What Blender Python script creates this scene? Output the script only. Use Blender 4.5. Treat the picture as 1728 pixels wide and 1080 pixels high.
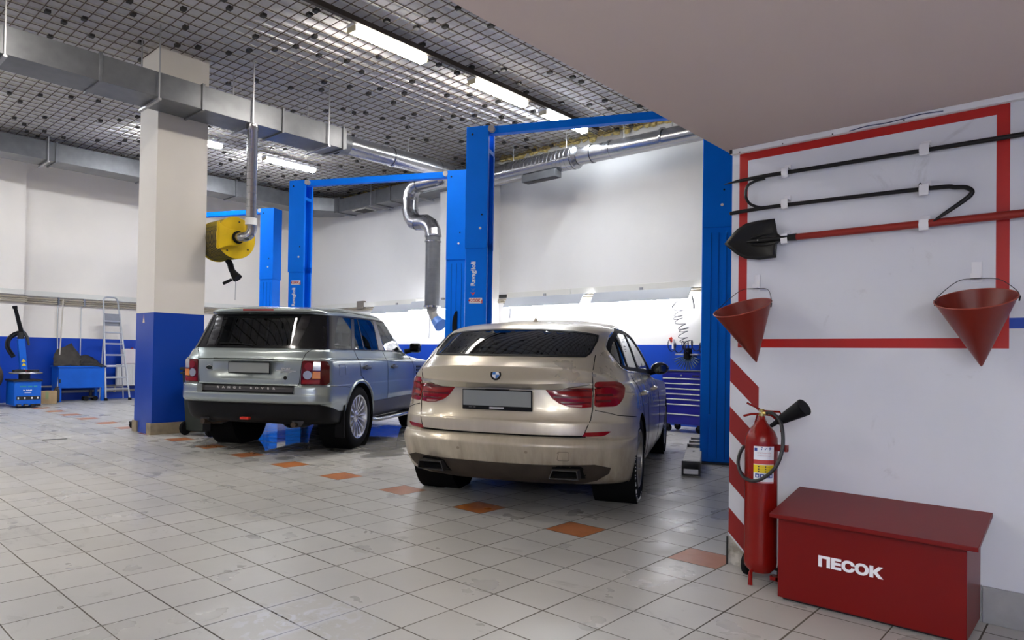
import bpy, bmesh, math, random
from math import sin, cos, pi, radians
from mathutils import Vector, Matrix
from mathutils.bvhtree import BVHTree
from mathutils.geometry import delaunay_2d_cdt

for o in list(bpy.data.objects):
    bpy.data.objects.remove(o, do_unlink=True)
sc = bpy.context.scene
COL = sc.collection
random.seed(7)

# ------------------------------------------------------------------ camera
CAM = Vector((2.82585, -1.93966, 1.17788))
cd = bpy.data.cameras.new('camera')
cd.sensor_width = 36.0
cd.lens = 36.0 * 1148.595 / 1728
cd.shift_x = (864 - 790.366) / 1728
cd.shift_y = (583.823 - 540) / 1728
cd.clip_start = 0.05
cam = bpy.data.objects.new('camera', cd)
R_ = Vector((0.722897, 0.690770, 0.016045)); U_ = Vector((-0.002601, -0.020500, 0.999786)); F_ = Vector((-0.690951, 0.722784, 0.013023))
cam.matrix_world = Matrix(((R_.x, U_.x, -F_.x, CAM.x), (R_.y, U_.y, -F_.y, CAM.y), (R_.z, U_.z, -F_.z, CAM.z), (0, 0, 0, 1)))
COL.objects.link(cam)
sc.camera = cam

# ------------------------------------------------------------------ world, exposure
w = bpy.data.worlds.new('world'); sc.world = w; w.use_nodes = True
w.node_tree.nodes['Background'].inputs[0].default_value = (0.80, 0.88, 1.0, 1)
w.node_tree.nodes['Background'].inputs[1].default_value = 0.10
sc.view_settings.view_transform = 'Standard'
sc.view_settings.look = 'None'
sc.view_settings.gamma = 1
sc.view_settings.use_curve_mapping = False
sc.view_settings.exposure = 1.22
LAMP_W = 46.0      # emission of the ceiling tubes
BENCH_W = 24.0     # emission of the bench tubes

# ------------------------------------------------------------------ materials
MATS = {}
def srgb(r, g, b):
    f = lambda c: (c/255/12.92) if c/255 <= 0.04045 else ((c/255+0.055)/1.055)**2.4
    return (f(r), f(g), f(b), 1)
def mat(name, col, rough=0.5, metal=0.0, spec=0.5, coat=0.0, emit=0.0, trans=0.0, alpha=1.0, noise=0.0, nscale=8.0, bump=0.0, bscale=60.0, ior=1.45):
    if name in MATS: return MATS[name]
    m = bpy.data.materials.new(name); m.use_nodes = True
    nt = m.node_tree; b = nt.nodes['Principled BSDF']
    b.inputs['Base Color'].default_value = col
    b.inputs['Roughness'].default_value = rough
    b.inputs['Metallic'].default_value = metal
    b.inputs['Specular IOR Level'].default_value = spec
    b.inputs['Coat Weight'].default_value = coat
    b.inputs['IOR'].default_value = ior
    if coat: b.inputs['Coat Roughness'].default_value = 0.05
    if emit:
        b.inputs['Emission Color'].default_value = col; b.inputs['Emission Strength'].default_value = emit
    if trans: b.inputs['Transmission Weight'].default_value = trans
    b.inputs['Alpha'].default_value = alpha
    if noise or bump:
        g = nt.nodes.new('ShaderNodeNewGeometry')
    if noise:
        n = nt.nodes.new('ShaderNodeTexNoise'); n.inputs['Scale'].default_value = nscale; n.inputs['Detail'].default_value = 5
        nt.links.new(g.outputs['Position'], n.inputs['Vector'])
        mr = nt.nodes.new('ShaderNodeMapRange'); mr.inputs['From Min'].default_value = 0.3; mr.inputs['From Max'].default_value = 0.7
        mr.inputs['To Min'].default_value = 1-noise; mr.inputs['To Max'].default_value = 1+noise*0.5
        nt.links.new(n.outputs['Fac'], mr.inputs['Value'])
        mx = nt.nodes.new('ShaderNodeMix'); mx.data_type = 'RGBA'; mx.blend_type = 'MULTIPLY'; mx.inputs['Factor'].default_value = 1
        mx.inputs['A'].default_value = col
        nt.links.new(mr.outputs['Result'], mx.inputs['B'])
        nt.links.new(mx.outputs['Result'], b.inputs['Base Color'])
    if bump:
        n2 = nt.nodes.new('ShaderNodeTexNoise'); n2.inputs['Scale'].default_value = bscale; n2.inputs['Detail'].default_value = 4
        nt.links.new(g.outputs['Position'], n2.inputs['Vector'])
        bp = nt.nodes.new('ShaderNodeBump'); bp.inputs['Strength'].default_value = bump; bp.inputs['Distance'].default_value = 0.01
        nt.links.new(n2.outputs['Fac'], bp.inputs['Height']); nt.links.new(bp.outputs['Normal'], b.inputs['Normal'])
    MATS[name] = m
    return m

class NT:
    """small helper for node graphs"""
    def __init__(s, name):
        s.m = bpy.data.materials.new(name); s.m.use_nodes = True; s.nt = s.m.node_tree; s.b = s.nt.nodes['Principled BSDF']
        g = s.nt.nodes.new('ShaderNodeNewGeometry'); s.pos = g.outputs['Position']
        sp = s.nt.nodes.new('ShaderNodeSeparateXYZ'); s.nt.links.new(s.pos, sp.inputs[0]); s.x, s.y, s.z = sp.outputs
        MATS[name] = s.m
    def objspace(s):
        t = s.nt.nodes.new('ShaderNodeTexCoord'); s.pos = t.outputs['Object']
        sp = s.nt.nodes.new('ShaderNodeSeparateXYZ'); s.nt.links.new(s.pos, sp.inputs[0]); s.x, s.y, s.z = sp.outputs
        return s
    def put(s, sock, v):
        if isinstance(v, bpy.types.NodeSocket): s.nt.links.new(v, sock)
        else: sock.default_value = v
    def math(s, op, a, b=0.0, c=0.0):
        n = s.nt.nodes.new('ShaderNodeMath'); n.operation = op
        s.put(n.inputs[0], a); s.put(n.inputs[1], b); s.put(n.inputs[2], c)
        return n.outputs[0]
    def noise(s, scale, detail=4, rough=0.5, vec=None, dist=0.0):
        n = s.nt.nodes.new('ShaderNodeTexNoise'); n.inputs['Scale'].default_value = scale; n.inputs['Detail'].default_value = detail
        n.inputs['Roughness'].default_value = rough; n.inputs['Distortion'].default_value = dist
        s.nt.links.new(vec or s.pos, n.inputs['Vector']); return n.outputs['Fac']
    def white(s, vec):
        n = s.nt.nodes.new('ShaderNodeTexWhiteNoise'); n.noise_dimensions = '3D'; s.nt.links.new(vec, n.inputs['Vector']); return n.outputs['Value']
    def comb(s, x, y, z=0.0):
        n = s.nt.nodes.new('ShaderNodeCombineXYZ'); s.put(n.inputs[0], x); s.put(n.inputs[1], y); s.put(n.inputs[2], z); return n.outputs[0]
    def ramp(s, v, a, b, lo=0.0, hi=1.0):
        n = s.nt.nodes.new('ShaderNodeMapRange'); n.inputs['From Min'].default_value = a; n.inputs['From Max'].default_value = b
        n.inputs['To Min'].default_value = lo; n.inputs['To Max'].default_value = hi; s.put(n.inputs['Value'], v); return n.outputs['Result']
    def mix(s, f, a, b, mode='MIX'):
        n = s.nt.nodes.new('ShaderNodeMix'); n.data_type = 'RGBA'; n.blend_type = mode
        s.put(n.inputs['Factor'], f); s.put(n.inputs['A'], a); s.put(n.inputs['B'], b); return n.outputs['Result']
    def bump(s, h, strength=0.3, dist=0.01):
        n = s.nt.nodes.new('ShaderNodeBump'); n.inputs['Strength'].default_value = strength; n.inputs['Distance'].default_value = dist
        s.put(n.inputs['Height'], h); s.nt.links.new(n.outputs['Normal'], s.b.inputs['Normal'])
    def set(s, **k):
        for a, v in k.items(): s.put(s.b.inputs[a.replace('_', ' ')], v)
        return s.m

# ------------------------------------------------------------------ mesh builder
class G:
    def __init__(s): s.v = []; s.f = []
    def add(s, vs, fs, M=None):
        n = len(s.v)
        for p in vs:
            p = Vector(p)
            if M is not None: p = M @ p
            s.v.append(p[:])
        for f in fs: s.f.append([i+n for i in f])
        return s
    def box(s, x0, y0, z0, x1, y1, z1, M=None):
        if x0 > x1: x0, x1 = x1, x0
        if y0 > y1: y0, y1 = y1, y0
        if z0 > z1: z0, z1 = z1, z0
        return s.add([(x0,y0,z0),(x1,y0,z0),(x1,y1,z0),(x0,y1,z0),(x0,y0,z1),(x1,y0,z1),(x1,y1,z1),(x0,y1,z1)],
              [(3,2,1,0),(4,5,6,7),(0,1,5,4),(1,2,6,5),(2,3,7,6),(3,0,4,7)], M)
    def lathe(s, prof, seg=32, M=None, cap=False):
        n = len(prof); vs = []; fs = []
        for k in range(seg):
            a = 2*pi*k/seg
            for r, z in prof: vs.append((r*cos(a), r*sin(a), z))
        for k in range(seg):
            k2 = (k+1) % seg
            for i in range(n-1):
                fs.append((k*n+i, k2*n+i, k2*n+i+1, k*n+i+1))
        if cap:
            fs.append([k*n for k in range(seg)][::-1]); fs.append([k*n+n-1 for k in range(seg)])
        return s.add(vs, fs, M)
    def cyl(s, a, b, r, seg=16, r2=None, cap=True):
        a = Vector(a); b = Vector(b); d = b-a; L = d.length
        M = Matrix.Translation(a) @ d.to_track_quat('Z', 'Y').to_matrix().to_4x4()
        return s.lathe([(r, 0), (r if r2 is None else r2, L)], seg, M, cap)
    def tube(s, pts, r, seg=10, closed=False, cap=True):
        pts = [Vector(p) for p in pts]; n = len(pts)
        rr = r if isinstance(r, (list, tuple)) else [r]*n
        vs = []; fs = []; prev = None
        for i, p in enumerate(pts):
            if closed: t = (pts[(i+1) % n]-pts[i-1])
            else: t = (pts[min(i+1, n-1)]-pts[max(i-1, 0)])
            t.normalize()
            if prev is None:
                x = t.orthogonal().normalized()
            else:
                x = (prev - t*prev.dot(t)); 
                x = x.normalized() if x.length > 1e-6 else t.orthogonal().normalized()
            prev = x; y = t.cross(x)
            for k in range(seg):
                a = 2*pi*k/seg; vs.append(p + (x*cos(a)+y*sin(a))*rr[i])
        m = n if closed else n-1
        for i in range(m):
            j = (i+1) % n
            for k in range(seg):
                k2 = (k+1) % seg; fs.append((i*seg+k, i*seg+k2, j*seg+k2, j*seg+k))
        if cap and not closed:
            fs.append(list(range(seg))[::-1]); fs.append([(n-1)*seg+k for k in range(seg)])
        return s.add(vs, fs)
    def prism(s, poly, h0, h1, M=None, axis='z'):
        """poly (u,v) extruded along the axis; axis z:(u,v,h) y:(u,h,v) x:(h,u,v)"""
        f = {'z': lambda u, v, h: (u, v, h), 'y': lambda u, v, h: (u, h, v), 'x': lambda u, v, h: (h, u, v)}[axis]
        n = len(poly)
        vs = [f(u, v, h0) for u, v in poly] + [f(u, v, h1) for u, v in poly]
        fs = [list(range(n))[::-1], [n+i for i in range(n)]]
        for i in range(n): j = (i+1) % n; fs.append((i, j, n+j, n+i))
        return s.add(vs, fs, M)
    def sphere(s, c, r, seg=16, sc3=(1,1,1)):
        prof = [(r*sin(pi*i/(seg//2)), -r*cos(pi*i/(seg//2))) for i in range(seg//2+1)]
        M = Matrix.Translation(c) @ Matrix.Diagonal((*sc3, 1))
        return s.lathe(prof, seg, M)
    def mesh(s, name):
        me = bpy.data.meshes.new(name); me.from_pydata(s.v, [], s.f)
        bm = bmesh.new(); bm.from_mesh(me)
        bmesh.ops.remove_doubles(bm, verts=bm.verts, dist=1e-5)
        bmesh.ops.recalc_face_normals(bm, faces=bm.faces)
        bm.to_mesh(me); bm.free()
        return me
    def build(s, name, m, parent=None, bevel=0.0, smooth=35, label=None, seg=2):
        me = s.mesh(name)
        return link_mesh(me, name, m, parent, bevel, smooth, label, seg)

def link_mesh(me, name, m, parent=None, bevel=0.0, smooth=35, label=None, seg=2):
    me.materials.clear()
    me.materials.append(m)
    if smooth:
        me.polygons.foreach_set('use_smooth', [True]*len(me.polygons))
        me.set_sharp_from_angle(angle=radians(smooth))
    o = bpy.data.objects.new(name, me); COL.objects.link(o)
    if parent is not None: o.parent = parent
    if bevel:
        b = o.modifiers.new('bevel', 'BEVEL'); b.width = bevel; b.segments = seg; b.limit_method = 'ANGLE'; b.angle_limit = radians(40)
        b.harden_normals = False
    if label: o['label'] = label
    return o

def tag(o, label=None, cat=None, group=None, kind=None):
    if label: o['label'] = label
    if cat: o['category'] = cat
    if group: o['group'] = group
    if kind: o['kind'] = kind
    return o
def thing(name, label, cat, loc=(0,0,0), rz=0.0, group=None):
    o = bpy.data.objects.new(name, None); COL.objects.link(o)
    o.empty_display_size = 0.1
    o.location = loc; o.rotation_euler = (0, 0, rz)
    return tag(o, label, cat, group)
def copy_tree(o, parent=None, loc=None, rz=None, label=None):
    c = o.copy(); COL.objects.link(c)
    if parent is not None: c.parent = parent
    if loc is not None: c.location = loc
    if rz is not None: c.rotation_euler = (0, 0, rz)
    if label: c['label'] = label
    for ch in list(o.children): copy_tree(ch, c)
    return c
def struct(g, name, m, bevel=0.0, smooth=0):
    return tag(g.build(name, m, None, bevel, smooth), kind='structure')
def text_mesh(txt, size, depth, M, bold=0.0, sx=1.0):
    cu = bpy.data.curves.new('txt', 'FONT'); cu.body = txt; cu.size = size; cu.extrude = depth; cu.align_x = 'CENTER'; cu.align_y = 'CENTER'
    cu.offset = bold; cu.resolution_u = 3
    to = bpy.data.objects.new('txt', cu); COL.objects.link(to)
    bpy.context.view_layer.update()
    me = bpy.data.meshes.new_from_object(to.evaluated_get(bpy.context.evaluated_depsgraph_get()))
    bpy.data.objects.remove(to, do_unlink=True)
    me.transform(M @ Matrix.Diagonal((sx, 1, 1, 1)))
    return me
def text(txt, size, M, m, name, parent, depth=0.0008, bold=0.0, sx=1.0, label=None):
    return link_mesh(text_mesh(txt, size, depth, M, bold, sx), name, m, parent, smooth=0, label=label)
def frame_at(origin, xdir, ydir):
    x = Vector(xdir).normalized(); y = Vector(ydir).normalized(); z = x.cross(y)
    return Matrix(((x.x, y.x, z.x, origin[0]), (x.y, y.y, z.y, origin[1]), (x.z, y.z, z.z, origin[2]), (0,0,0,1)))
def pchip(xs, ys, q):
    n = len(xs); h = [xs[i+1]-xs[i] for i in range(n-1)]; d = [(ys[i+1]-ys[i])/h[i] for i in range(n-1)]
    m = [0.0]*n; m[0] = d[0]; m[-1] = d[-1]
    for i in range(1, n-1):
        if d[i-1]*d[i] > 0:
            w1 = 2*h[i]+h[i-1]; w2 = h[i]+2*h[i-1]; m[i] = (w1+w2)/(w1/d[i-1]+w2/d[i])
    i = max(0, min(n-2, next((k for k in range(n-1) if q <= xs[k+1]), n-2)))
    t = (q-xs[i])/h[i]; a, b = ys[i], ys[i+1]
    return (2*t**3-3*t*t+1)*a + (t**3-2*t*t+t)*h[i]*m[i] + (-2*t**3+3*t*t)*b + (t**3-t*t)*h[i]*m[i+1]
def smoothpath(pts, n=8):
    """Catmull-Rom through 3D points"""
    P = [Vector(p) for p in pts]; out = []
    for i in range(len(P)-1):
        p0 = P[max(i-1,0)]; p1 = P[i]; p2 = P[i+1]; p3 = P[min(i+2, len(P)-1)]
        for k in range(n):
            t = k/n
            out.append(0.5*((2*p1)+(-p0+p2)*t+(2*p0-5*p1+4*p2-p3)*t*t+(-p0+3*p1-3*p2+p3)*t**3))
    out.append(P[-1]); return out

# shared materials
galv = NT('galvanised_steel'); n_ = galv.noise(7, 5)
galv.set(Base_Color=galv.mix(galv.ramp(n_, .3, .7), (.13,.135,.145,1), (.165,.17,.18,1)), Metallic=0.4, Roughness=galv.ramp(galv.noise(2, 2), .3, .7, .32, .40))
M_galv = galv.m
M_alu = mat('bright_spiral_aluminium', (.40,.40,.415,1), .22, 1.0, bump=.25, bscale=14)
M_rod = mat('steel_rod', (.45,.45,.46,1), .4, .8)
M_lift = mat('blue_lift_paint', (.0, .185, .88, 1), .5, 0.0, .12, noise=.05, nscale=3)
M_liftdark = mat('blue_carriage_paint', (.0, .10, .50, 1), .5, 0, .12)
M_black = mat('black_plastic', (.008,.008,.009,1), .55, 0, .15)
M_dark = mat('dark_metal', (.03,.03,.032,1), .45, .4)
M_rubber = mat('tyre_rubber', (.010,.010,.011,1), .8, 0, .12, bump=.2, bscale=40)
M_white = mat('white_plastic', srgb(225,225,228), .5)
M_lettering = mat('white_lettering', srgb(238,238,240), .5)
M_red = mat('fire_red_paint', srgb(140,18,12), .35, noise=.07, nscale=5)
M_chrome = mat('chrome', (.75,.75,.76,1), .12, 1.0)
M_steel = mat('grey_steel', (.38,.38,.39,1), .35, .9, noise=.1)
M_tube = bpy.data.materials.new('glowing_tube'); M_tube.use_nodes = True
def emis(name, col, s):
    m = bpy.data.materials.new(name); m.use_nodes = True; b = m.node_tree.nodes['Principled BSDF']
    b.inputs['Base Color'].default_value = (.8,.8,.8,1); b.inputs['Emission Color'].default_value = col; b.inputs['Emission Strength'].default_value = s
    return m
M_sidew = emis('warm_diffuser_side', (1, .94, .86, 1), LAMP_W*.35)
M_sidec = emis('cool_diffuser_side', (.86, .93, 1, 1), LAMP_W*.35)
M_tubew = emis('warm_white_tube', (1, .94, .86, 1), LAMP_W*1.45)
M_tubec = emis('cool_white_tube', (.86, .93, 1, 1), LAMP_W*1.45)
M_tubel = emis('left_row_tube', (.93, .96, 1, 1), LAMP_W*2.0)
M_sidel = emis('left_row_diffuser_side', (.93, .96, 1, 1), LAMP_W*.6)
M_tubes = emis('added_low_ceiling_tube', (.90, .95, 1, 1), LAMP_W*1.45)
M_bench = emis('bench_tube', (.93, .95, 1, 1), BENCH_W)
# =================================================================== ROOM
XL, XR, YB, YF, ZC = -14.5, 6.0, 9.2, -8.0, 5.5
# floor tiles 0.3 m, terracotta every third tile in one row
f = NT('floor_tiles')
T = 0.3
ux = f.math('DIVIDE', f.x, T); uy = f.math('DIVIDE', f.y, T)
ix = f.math('FLOOR', ux); iy = f.math('FLOOR', uy)
fx = f.math('FRACT', ux); fy = f.math('FRACT', uy)
ex = f.math('MINIMUM', fx, f.math('SUBTRACT', 1.0, fx)); ey = f.math('MINIMUM', fy, f.math('SUBTRACT', 1.0, fy))
edge = f.math('MINIMUM', ex, ey)
wob = f.ramp(f.noise(1.3, 2), .3, .7, .007, .016)
grout = f.math('LESS_THAN', edge, wob)
tilev = f.white(f.comb(ix, iy, 0.0))
ora = f.math('MULTIPLY', f.math('LESS_THAN', f.math('FLOORED_MODULO', ix, 3.0), 0.5), f.math('COMPARE', iy, 6.0, 0.4))
base = f.mix(tilev, srgb(180,177,170), srgb(193,190,184))
base = f.mix(f.ramp(f.noise(.45, 3), .35, .7), base, srgb(172,171,168))
base = f.mix(f.math('MULTIPLY', f.ramp(f.noise(1.4, 9, .74, vec=f.comb(f.math('MULTIPLY', f.x, 1.0), f.math('MULTIPLY', f.y, 2.4), 0.0), dist=1.2), .58, .70), .36), base, srgb(84,80,74))
base = f.mix(f.math('MULTIPLY', f.ramp(f.noise(7, 5, .6, dist=.6), .68, .76), .34), base, srgb(78,74,66))
orc = f.mix(tilev, srgb(184,112,52), srgb(172,112,78))
base = f.mix(ora, base, f.mix(f.math('MULTIPLY', f.ramp(f.noise(9, 4), .5, .8), .4), orc, srgb(120,70,40)))
groutc = f.mix(f.ramp(f.noise(.8, 3), .35, .65), srgb(98,90,78), srgb(58,52,42))
# chalky smear near (1.5,-.2) as on the photographed tiles
dx = f.math('SUBTRACT', f.x, .23); dy = f.math('SUBTRACT', f.y, -.27)
rr = f.math('SQRT', f.math('ADD', f.math('MULTIPLY', dx, dx), f.math('MULTIPLY', dy, dy)))
sm = f.math('MULTIPLY', f.ramp(rr, .12, .42, 1, 0), f.ramp(f.math('MINIMUM', f.math('ABSOLUTE', f.math('SUBTRACT', fx, .5)), 1.0), .38, .5))
sm2 = f.math('MULTIPLY', f.ramp(rr, .10, .40, 1, 0), f.ramp(f.noise(9, 4, .6, dist=1.5), .52, .6))
base = f.mix(grout, base, groutc)
base = f.mix(f.math('MULTIPLY', f.math('MAXIMUM', sm, sm2), .5), base, srgb(205,208,222))
# wet patch under the silver car
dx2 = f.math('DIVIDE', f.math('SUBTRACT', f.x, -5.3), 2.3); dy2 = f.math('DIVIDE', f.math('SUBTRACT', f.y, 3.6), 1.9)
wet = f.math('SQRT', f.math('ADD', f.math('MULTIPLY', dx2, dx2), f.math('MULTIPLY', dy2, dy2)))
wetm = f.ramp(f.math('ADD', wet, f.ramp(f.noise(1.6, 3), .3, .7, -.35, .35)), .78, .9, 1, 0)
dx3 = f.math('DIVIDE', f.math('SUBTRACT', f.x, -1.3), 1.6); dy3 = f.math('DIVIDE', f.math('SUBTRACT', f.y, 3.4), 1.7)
dist3 = f.math('SQRT', f.math('ADD', f.math('MULTIPLY', dx3, dx3), f.math('MULTIPLY', dy3, dy3)))
darker_patch = f.ramp(f.math('ADD', dist3, f.ramp(f.noise(2.2, 3), .3, .7, -.25, .25)), .8, .95, 1, 0)  # darker patch of tile colour under the beige car
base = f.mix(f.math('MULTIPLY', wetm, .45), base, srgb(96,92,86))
base = f.mix(f.math('MULTIPLY', darker_patch, .25), base, srgb(90,84,74))
ro = f.ramp(f.noise(2.4, 4), .3, .7, .24, .42)
ro = f.math('ADD', f.math('MULTIPLY', ro, f.math('SUBTRACT', 1.0, wetm)), f.math('MULTIPLY', wetm, .035))
ro = f.math('ADD', f.math('MULTIPLY', ro, f.math('SUBTRACT', 1.0, grout)), f.math('MULTIPLY', grout, .8))
f.set(Base_Color=base, Roughness=ro)
f.bump(f.math('ADD', f.ramp(edge, 0, .02), f.math('MULTIPLY', f.noise(3, 2), .12)), .25, .002)
struct(G().box(XL-.3, YF, -.1, XR, YB+.3, 0), 'floor', f.m)

def wallmat(name, top, split, blue, dirty=0.10):
    m = NT(name)
    n = m.noise(.6, 5, .6)
    cc = m.mix(m.math('MULTIPLY', m.ramp(n, .45, .75), dirty*3), top, tuple(c*.78 for c in top[:3])+(1,))
    if split:
        cc = m.mix(m.math('LESS_THAN', m.z, split), cc, m.mix(m.math('MULTIPLY', m.ramp(m.noise(1.2, 4), .5, .8), .25), blue, tuple(c*.6 for c in blue[:3])+(1,)))
    m.set(Base_Color=cc, Roughness=m.math('ADD', m.math('MULTIPLY', m.math('LESS_THAN', m.z, split or 0.0), -.28), .62))
    m.bump(m.noise(25, 4), .08, .004)
    return m.m
BLUEW = srgb(0,62,172)
M_wl = wallmat('left_wall_paint', srgb(240,233,224), 1.412, BLUEW)
M_wb = wallmat('back_wall_paint', srgb(230,228,225), 1.412, BLUEW)
M_wc = wallmat('column_paint', srgb(218,212,203), 1.70, srgb(8,60,158))
struct(G().box(XL-.2, YF, 0, XL, YB+.2, ZC+.3), 'wall_left', M_wl)
struct(G().box(XL, YB, 0, XR, YB+.2, ZC+.3), 'wall_back', M_wb)
struct(G().box(4.0, 2.25, 0, 4.2, YB, ZC+.3), 'wall_right', M_wb)
M_wf = wallmat('entrance_wall_paint', srgb(190,186,180), 1.41, BLUEW)
struct(G().box(XL, YF-.2, 0, XR, YF, ZC+.3), 'wall_entrance', M_wf)
struct(G().box(XR, YF, 0, XR+.2, 1.95, ZC+.3), 'wall_side', M_wf)
# pilasters (wall relief)
struct(G().box(XL, 1.25, 0, XL+.22, 2.03, ZC), 'wall_left_pilaster', M_wl)
struct(G().box(-8.35, YB-.45, 0, -6.93, YB, ZC-.25), 'wall_back_pilaster', M_wb)
# free column
struct(G().box(-7.47, 1.857, 0, -6.843, 2.577, ZC+.05), 'wall_column', M_wc)
M_skirt = mat('stone_skirting', srgb(150,135,110), .6, noise=.3, nscale=9)
g = G(); g.box(-7.32, 1.832, 0, -6.99+.02, 1.857, .15); g.box(-6.98+.0, 1.832, 0, -6.82, 1.857, .15)
g.v = []; g.f = []
g.box(-7.49, 1.835, 0, -7.33, 1.857, .16); g.box(-6.97, 1.835, 0, -6.82, 1.857, .16); g.box(-6.843, 1.857, 0, -6.82, 2.6, .16)
struct(g, 'baseboard_column', M_skirt)

# corrugated steel deck ceiling
deck = NT('corrugated_deck'); n_ = deck.noise(.8, 4)
deck.set(Base_Color=deck.mix(deck.ramp(n_, .35, .7), (.74,.73,.73,1), (.84,.83,.85,1)), Metallic=.45, Roughness=.36)
prof = []; x = XL
while x < 1.3:
    prof += [(x, 5.53), (x+.13, 5.53), (x+.15, 5.46), (x+.20, 5.46), (x+.22, 5.53)]; x += .22
vs = []; fs = []
for i, (a, b) in enumerate(prof): vs += [(a, YF, b), (a, YB, b)]
for i in range(len(prof)-1): fs.append((2*i, 2*i+2, 2*i+3, 2*i+1))
g = G(); g.add(vs, fs)
struct(g, 'ceiling', deck.m)
struct(G().box(XL, YF, ZC+.1, XR, YB, ZC+.3), 'ceiling_slab', mat('dark_slab', (.05,.05,.05,1), .9))
# lower ceiling over the foreground
M_soff = NT('soffit_paint'); M_soff.set(Base_Color=M_soff.mix(M_soff.ramp(M_soff.noise(.7, 4), .35, .7), srgb(202,186,180), srgb(196,180,174)), Roughness=.75); M_soff.bump(M_soff.noise(14, 5), .1, .004)
struct(G().box(1.172, YF, 2.385, XR, 2.25, ZC+.1), 'ceiling_lower', M_soff.m)

# foreground fire wall with painted stripes
fw = NT('fire_wall_paint')
basew = fw.mix(fw.ramp(fw.noise(.9, 6, .6), .35, .75), srgb(214,216,222), srgb(203,205,211))
basew = fw.mix(fw.math('MULTIPLY', fw.ramp(fw.noise(2.3, 7, .68, dist=1.0), .62, .72), .3), basew, srgb(120,116,112))
st = fw.math('ADD', fw.z, fw.math('MULTIPLY', fw.math('SUBTRACT', fw.x, 1.203), 1.0))       # stripes fall to the right
per = .2895
ph = fw.math('FLOORED_MODULO', fw.math('SUBTRACT', st, .0365), per)
isst = fw.math('MULTIPLY', fw.math('GREATER_THAN', ph, .146), fw.math('MULTIPLY', fw.math('LESS_THAN', fw.x, 1.366), fw.math('LESS_THAN', st, 1.186)))
isst = fw.math('MULTIPLY', isst, fw.math('GREATER_THAN', st, .17))
isst = fw.math('MULTIPLY', isst, fw.math('LESS_THAN', fw.y, 1.96))
colr = srgb(138,20,16)
cc = fw.mix(isst, basew, colr)
# red painted frame 1.245..2.469 / 1.245..2.355
def band(m, s, a, b): return m.math('MULTIPLY', m.math('GREATER_THAN', s, a), m.math('LESS_THAN', s, b))
outer = fw.math('MULTIPLY', band(fw, fw.x, 1.245, 2.469), band(fw, fw.z, 1.245, 2.36))
inner = fw.math('MULTIPLY', band(fw, fw.x, 1.293, 2.42), band(fw, fw.z, 1.293, 2.312))
fr = fw.math('MULTIPLY', outer, fw.math('SUBTRACT', 1.0, inner))
worn = fw.math('GREATER_THAN', fw.noise(40, 3), .32)
cc = fw.mix(fw.math('MULTIPLY', fr, 1.0), cc, srgb(172,22,16))
bs = fw.math('MULTIPLY', fw.math('GREATER_THAN', fw.x, 2.469), band(fw, fw.z, 1.335, 1.383))
cc = fw.mix(bs, cc, srgb(0,60,160))
# scuffs and bare stone at the foot of the corner
foot = fw.math('MULTIPLY', fw.math('LESS_THAN', fw.x, 1.40), fw.math('LESS_THAN', st, .17))
cc = fw.mix(foot, cc, fw.mix(fw.ramp(fw.noise(18, 5), .4, .6), srgb(200,196,186), srgb(150,144,130)))
fw.set(Base_Color=cc, Roughness=fw.math('SUBTRACT', .55, fw.math('MULTIPLY', fr, .15))); fw.bump(fw.noise(20, 4), .06, .004)
struct(G().box(1.203, 1.95, 0, XR, 2.25, 2.385), 'wall_front', fw.m)
struct(G().box(2.38, 1.932, 0, 3.4, 1.95, .163).box(2.30, 1.937, 0, 2.376, 1.95, .165), 'baseboard_front', mat('grey_baseboard_tile', srgb(150,150,150), .5, noise=.25, nscale=6), bevel=.002)
struct(G().box(1.197, 1.935, 0, 1.203, 1.95, .16), 'trim_1', M_dark)
# cable duct on top of the fire wall
g = G(); g.box(1.203, 1.925, 2.352, 3.4, 1.95, 2.384)
tr = thing('cable_duct', 'white plastic cable duct under the lower ceiling above the red painted frame', 'cable duct', (1.203, 1.94, 2.36))
g = G(); g.box(0, -.022, -.005, 2.2, .009, .024); g.build('duct_cover', M_white, tr, bevel=.002)
g = G(); g.box(-.004, -.024, -.002, .012, .006, .022); g.build('end_cap', M_dark, tr)
for k, sx in enumerate((.055, .29, .54, .86, 1.4)):
    G().cyl((sx, -.0225, .0), (sx, -.0255, .0), .0035, 8).build('screw', M_dark, tr)
g = G(); g.tube(smoothpath([(.62,-.027,-.003), (.70,-.03,.004), (.80,-.028,.002), (.92,-.03,.010), (1.02,-.027,.006)], 6), .0022, 6); g.build('loose_wire', mat('blue_wire', srgb(20,40,90), .4), tr)

# trunking running round the hall walls
def trunk(name, label, a, b, y, side, z0, z1, cat='cable trunking'):
    pass
t = thing('cable_trunking', 'white cable trunking with pipes under it along the left wall', 'cable trunking', (XL, 0, 2.32))
for y0, y1, xo in ((-1.0, 1.245, .002), (1.25, 2.03, .222), (2.035, 8.75, .002)):
    G().box(xo, y0, 0, xo+.058, y1, .115).build('trunking_cover', mat('trunking_white', srgb(222,220,212), .5), t, bevel=.004)
M_pipe = mat('painted_pipe', srgb(170,160,142), .45, .2)
for zz, r in ((-.05, .02), (-.10, .016), (-.145, .02)):
    G().tube([(.04, -1.0, zz), (.04, 1.17, zz), (.27, 1.19, zz), (.27, 2.08, zz), (.04, 2.10, zz), (.04, 8.9, zz)], r, 8).build('pipe', M_pipe, t)
for yy in (2.75, 3.28, 5.3):
    G().box(.0, yy-.02, -.17, .065, yy+.02, 0).build('pipe_bracket', M_steel, t, bevel=.002)
t = thing('cable_trunking', 'white cable trunking with pipes under it along the back wall above the bench lamps', 'cable trunking', (0, YB-.003, 2.40))
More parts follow.
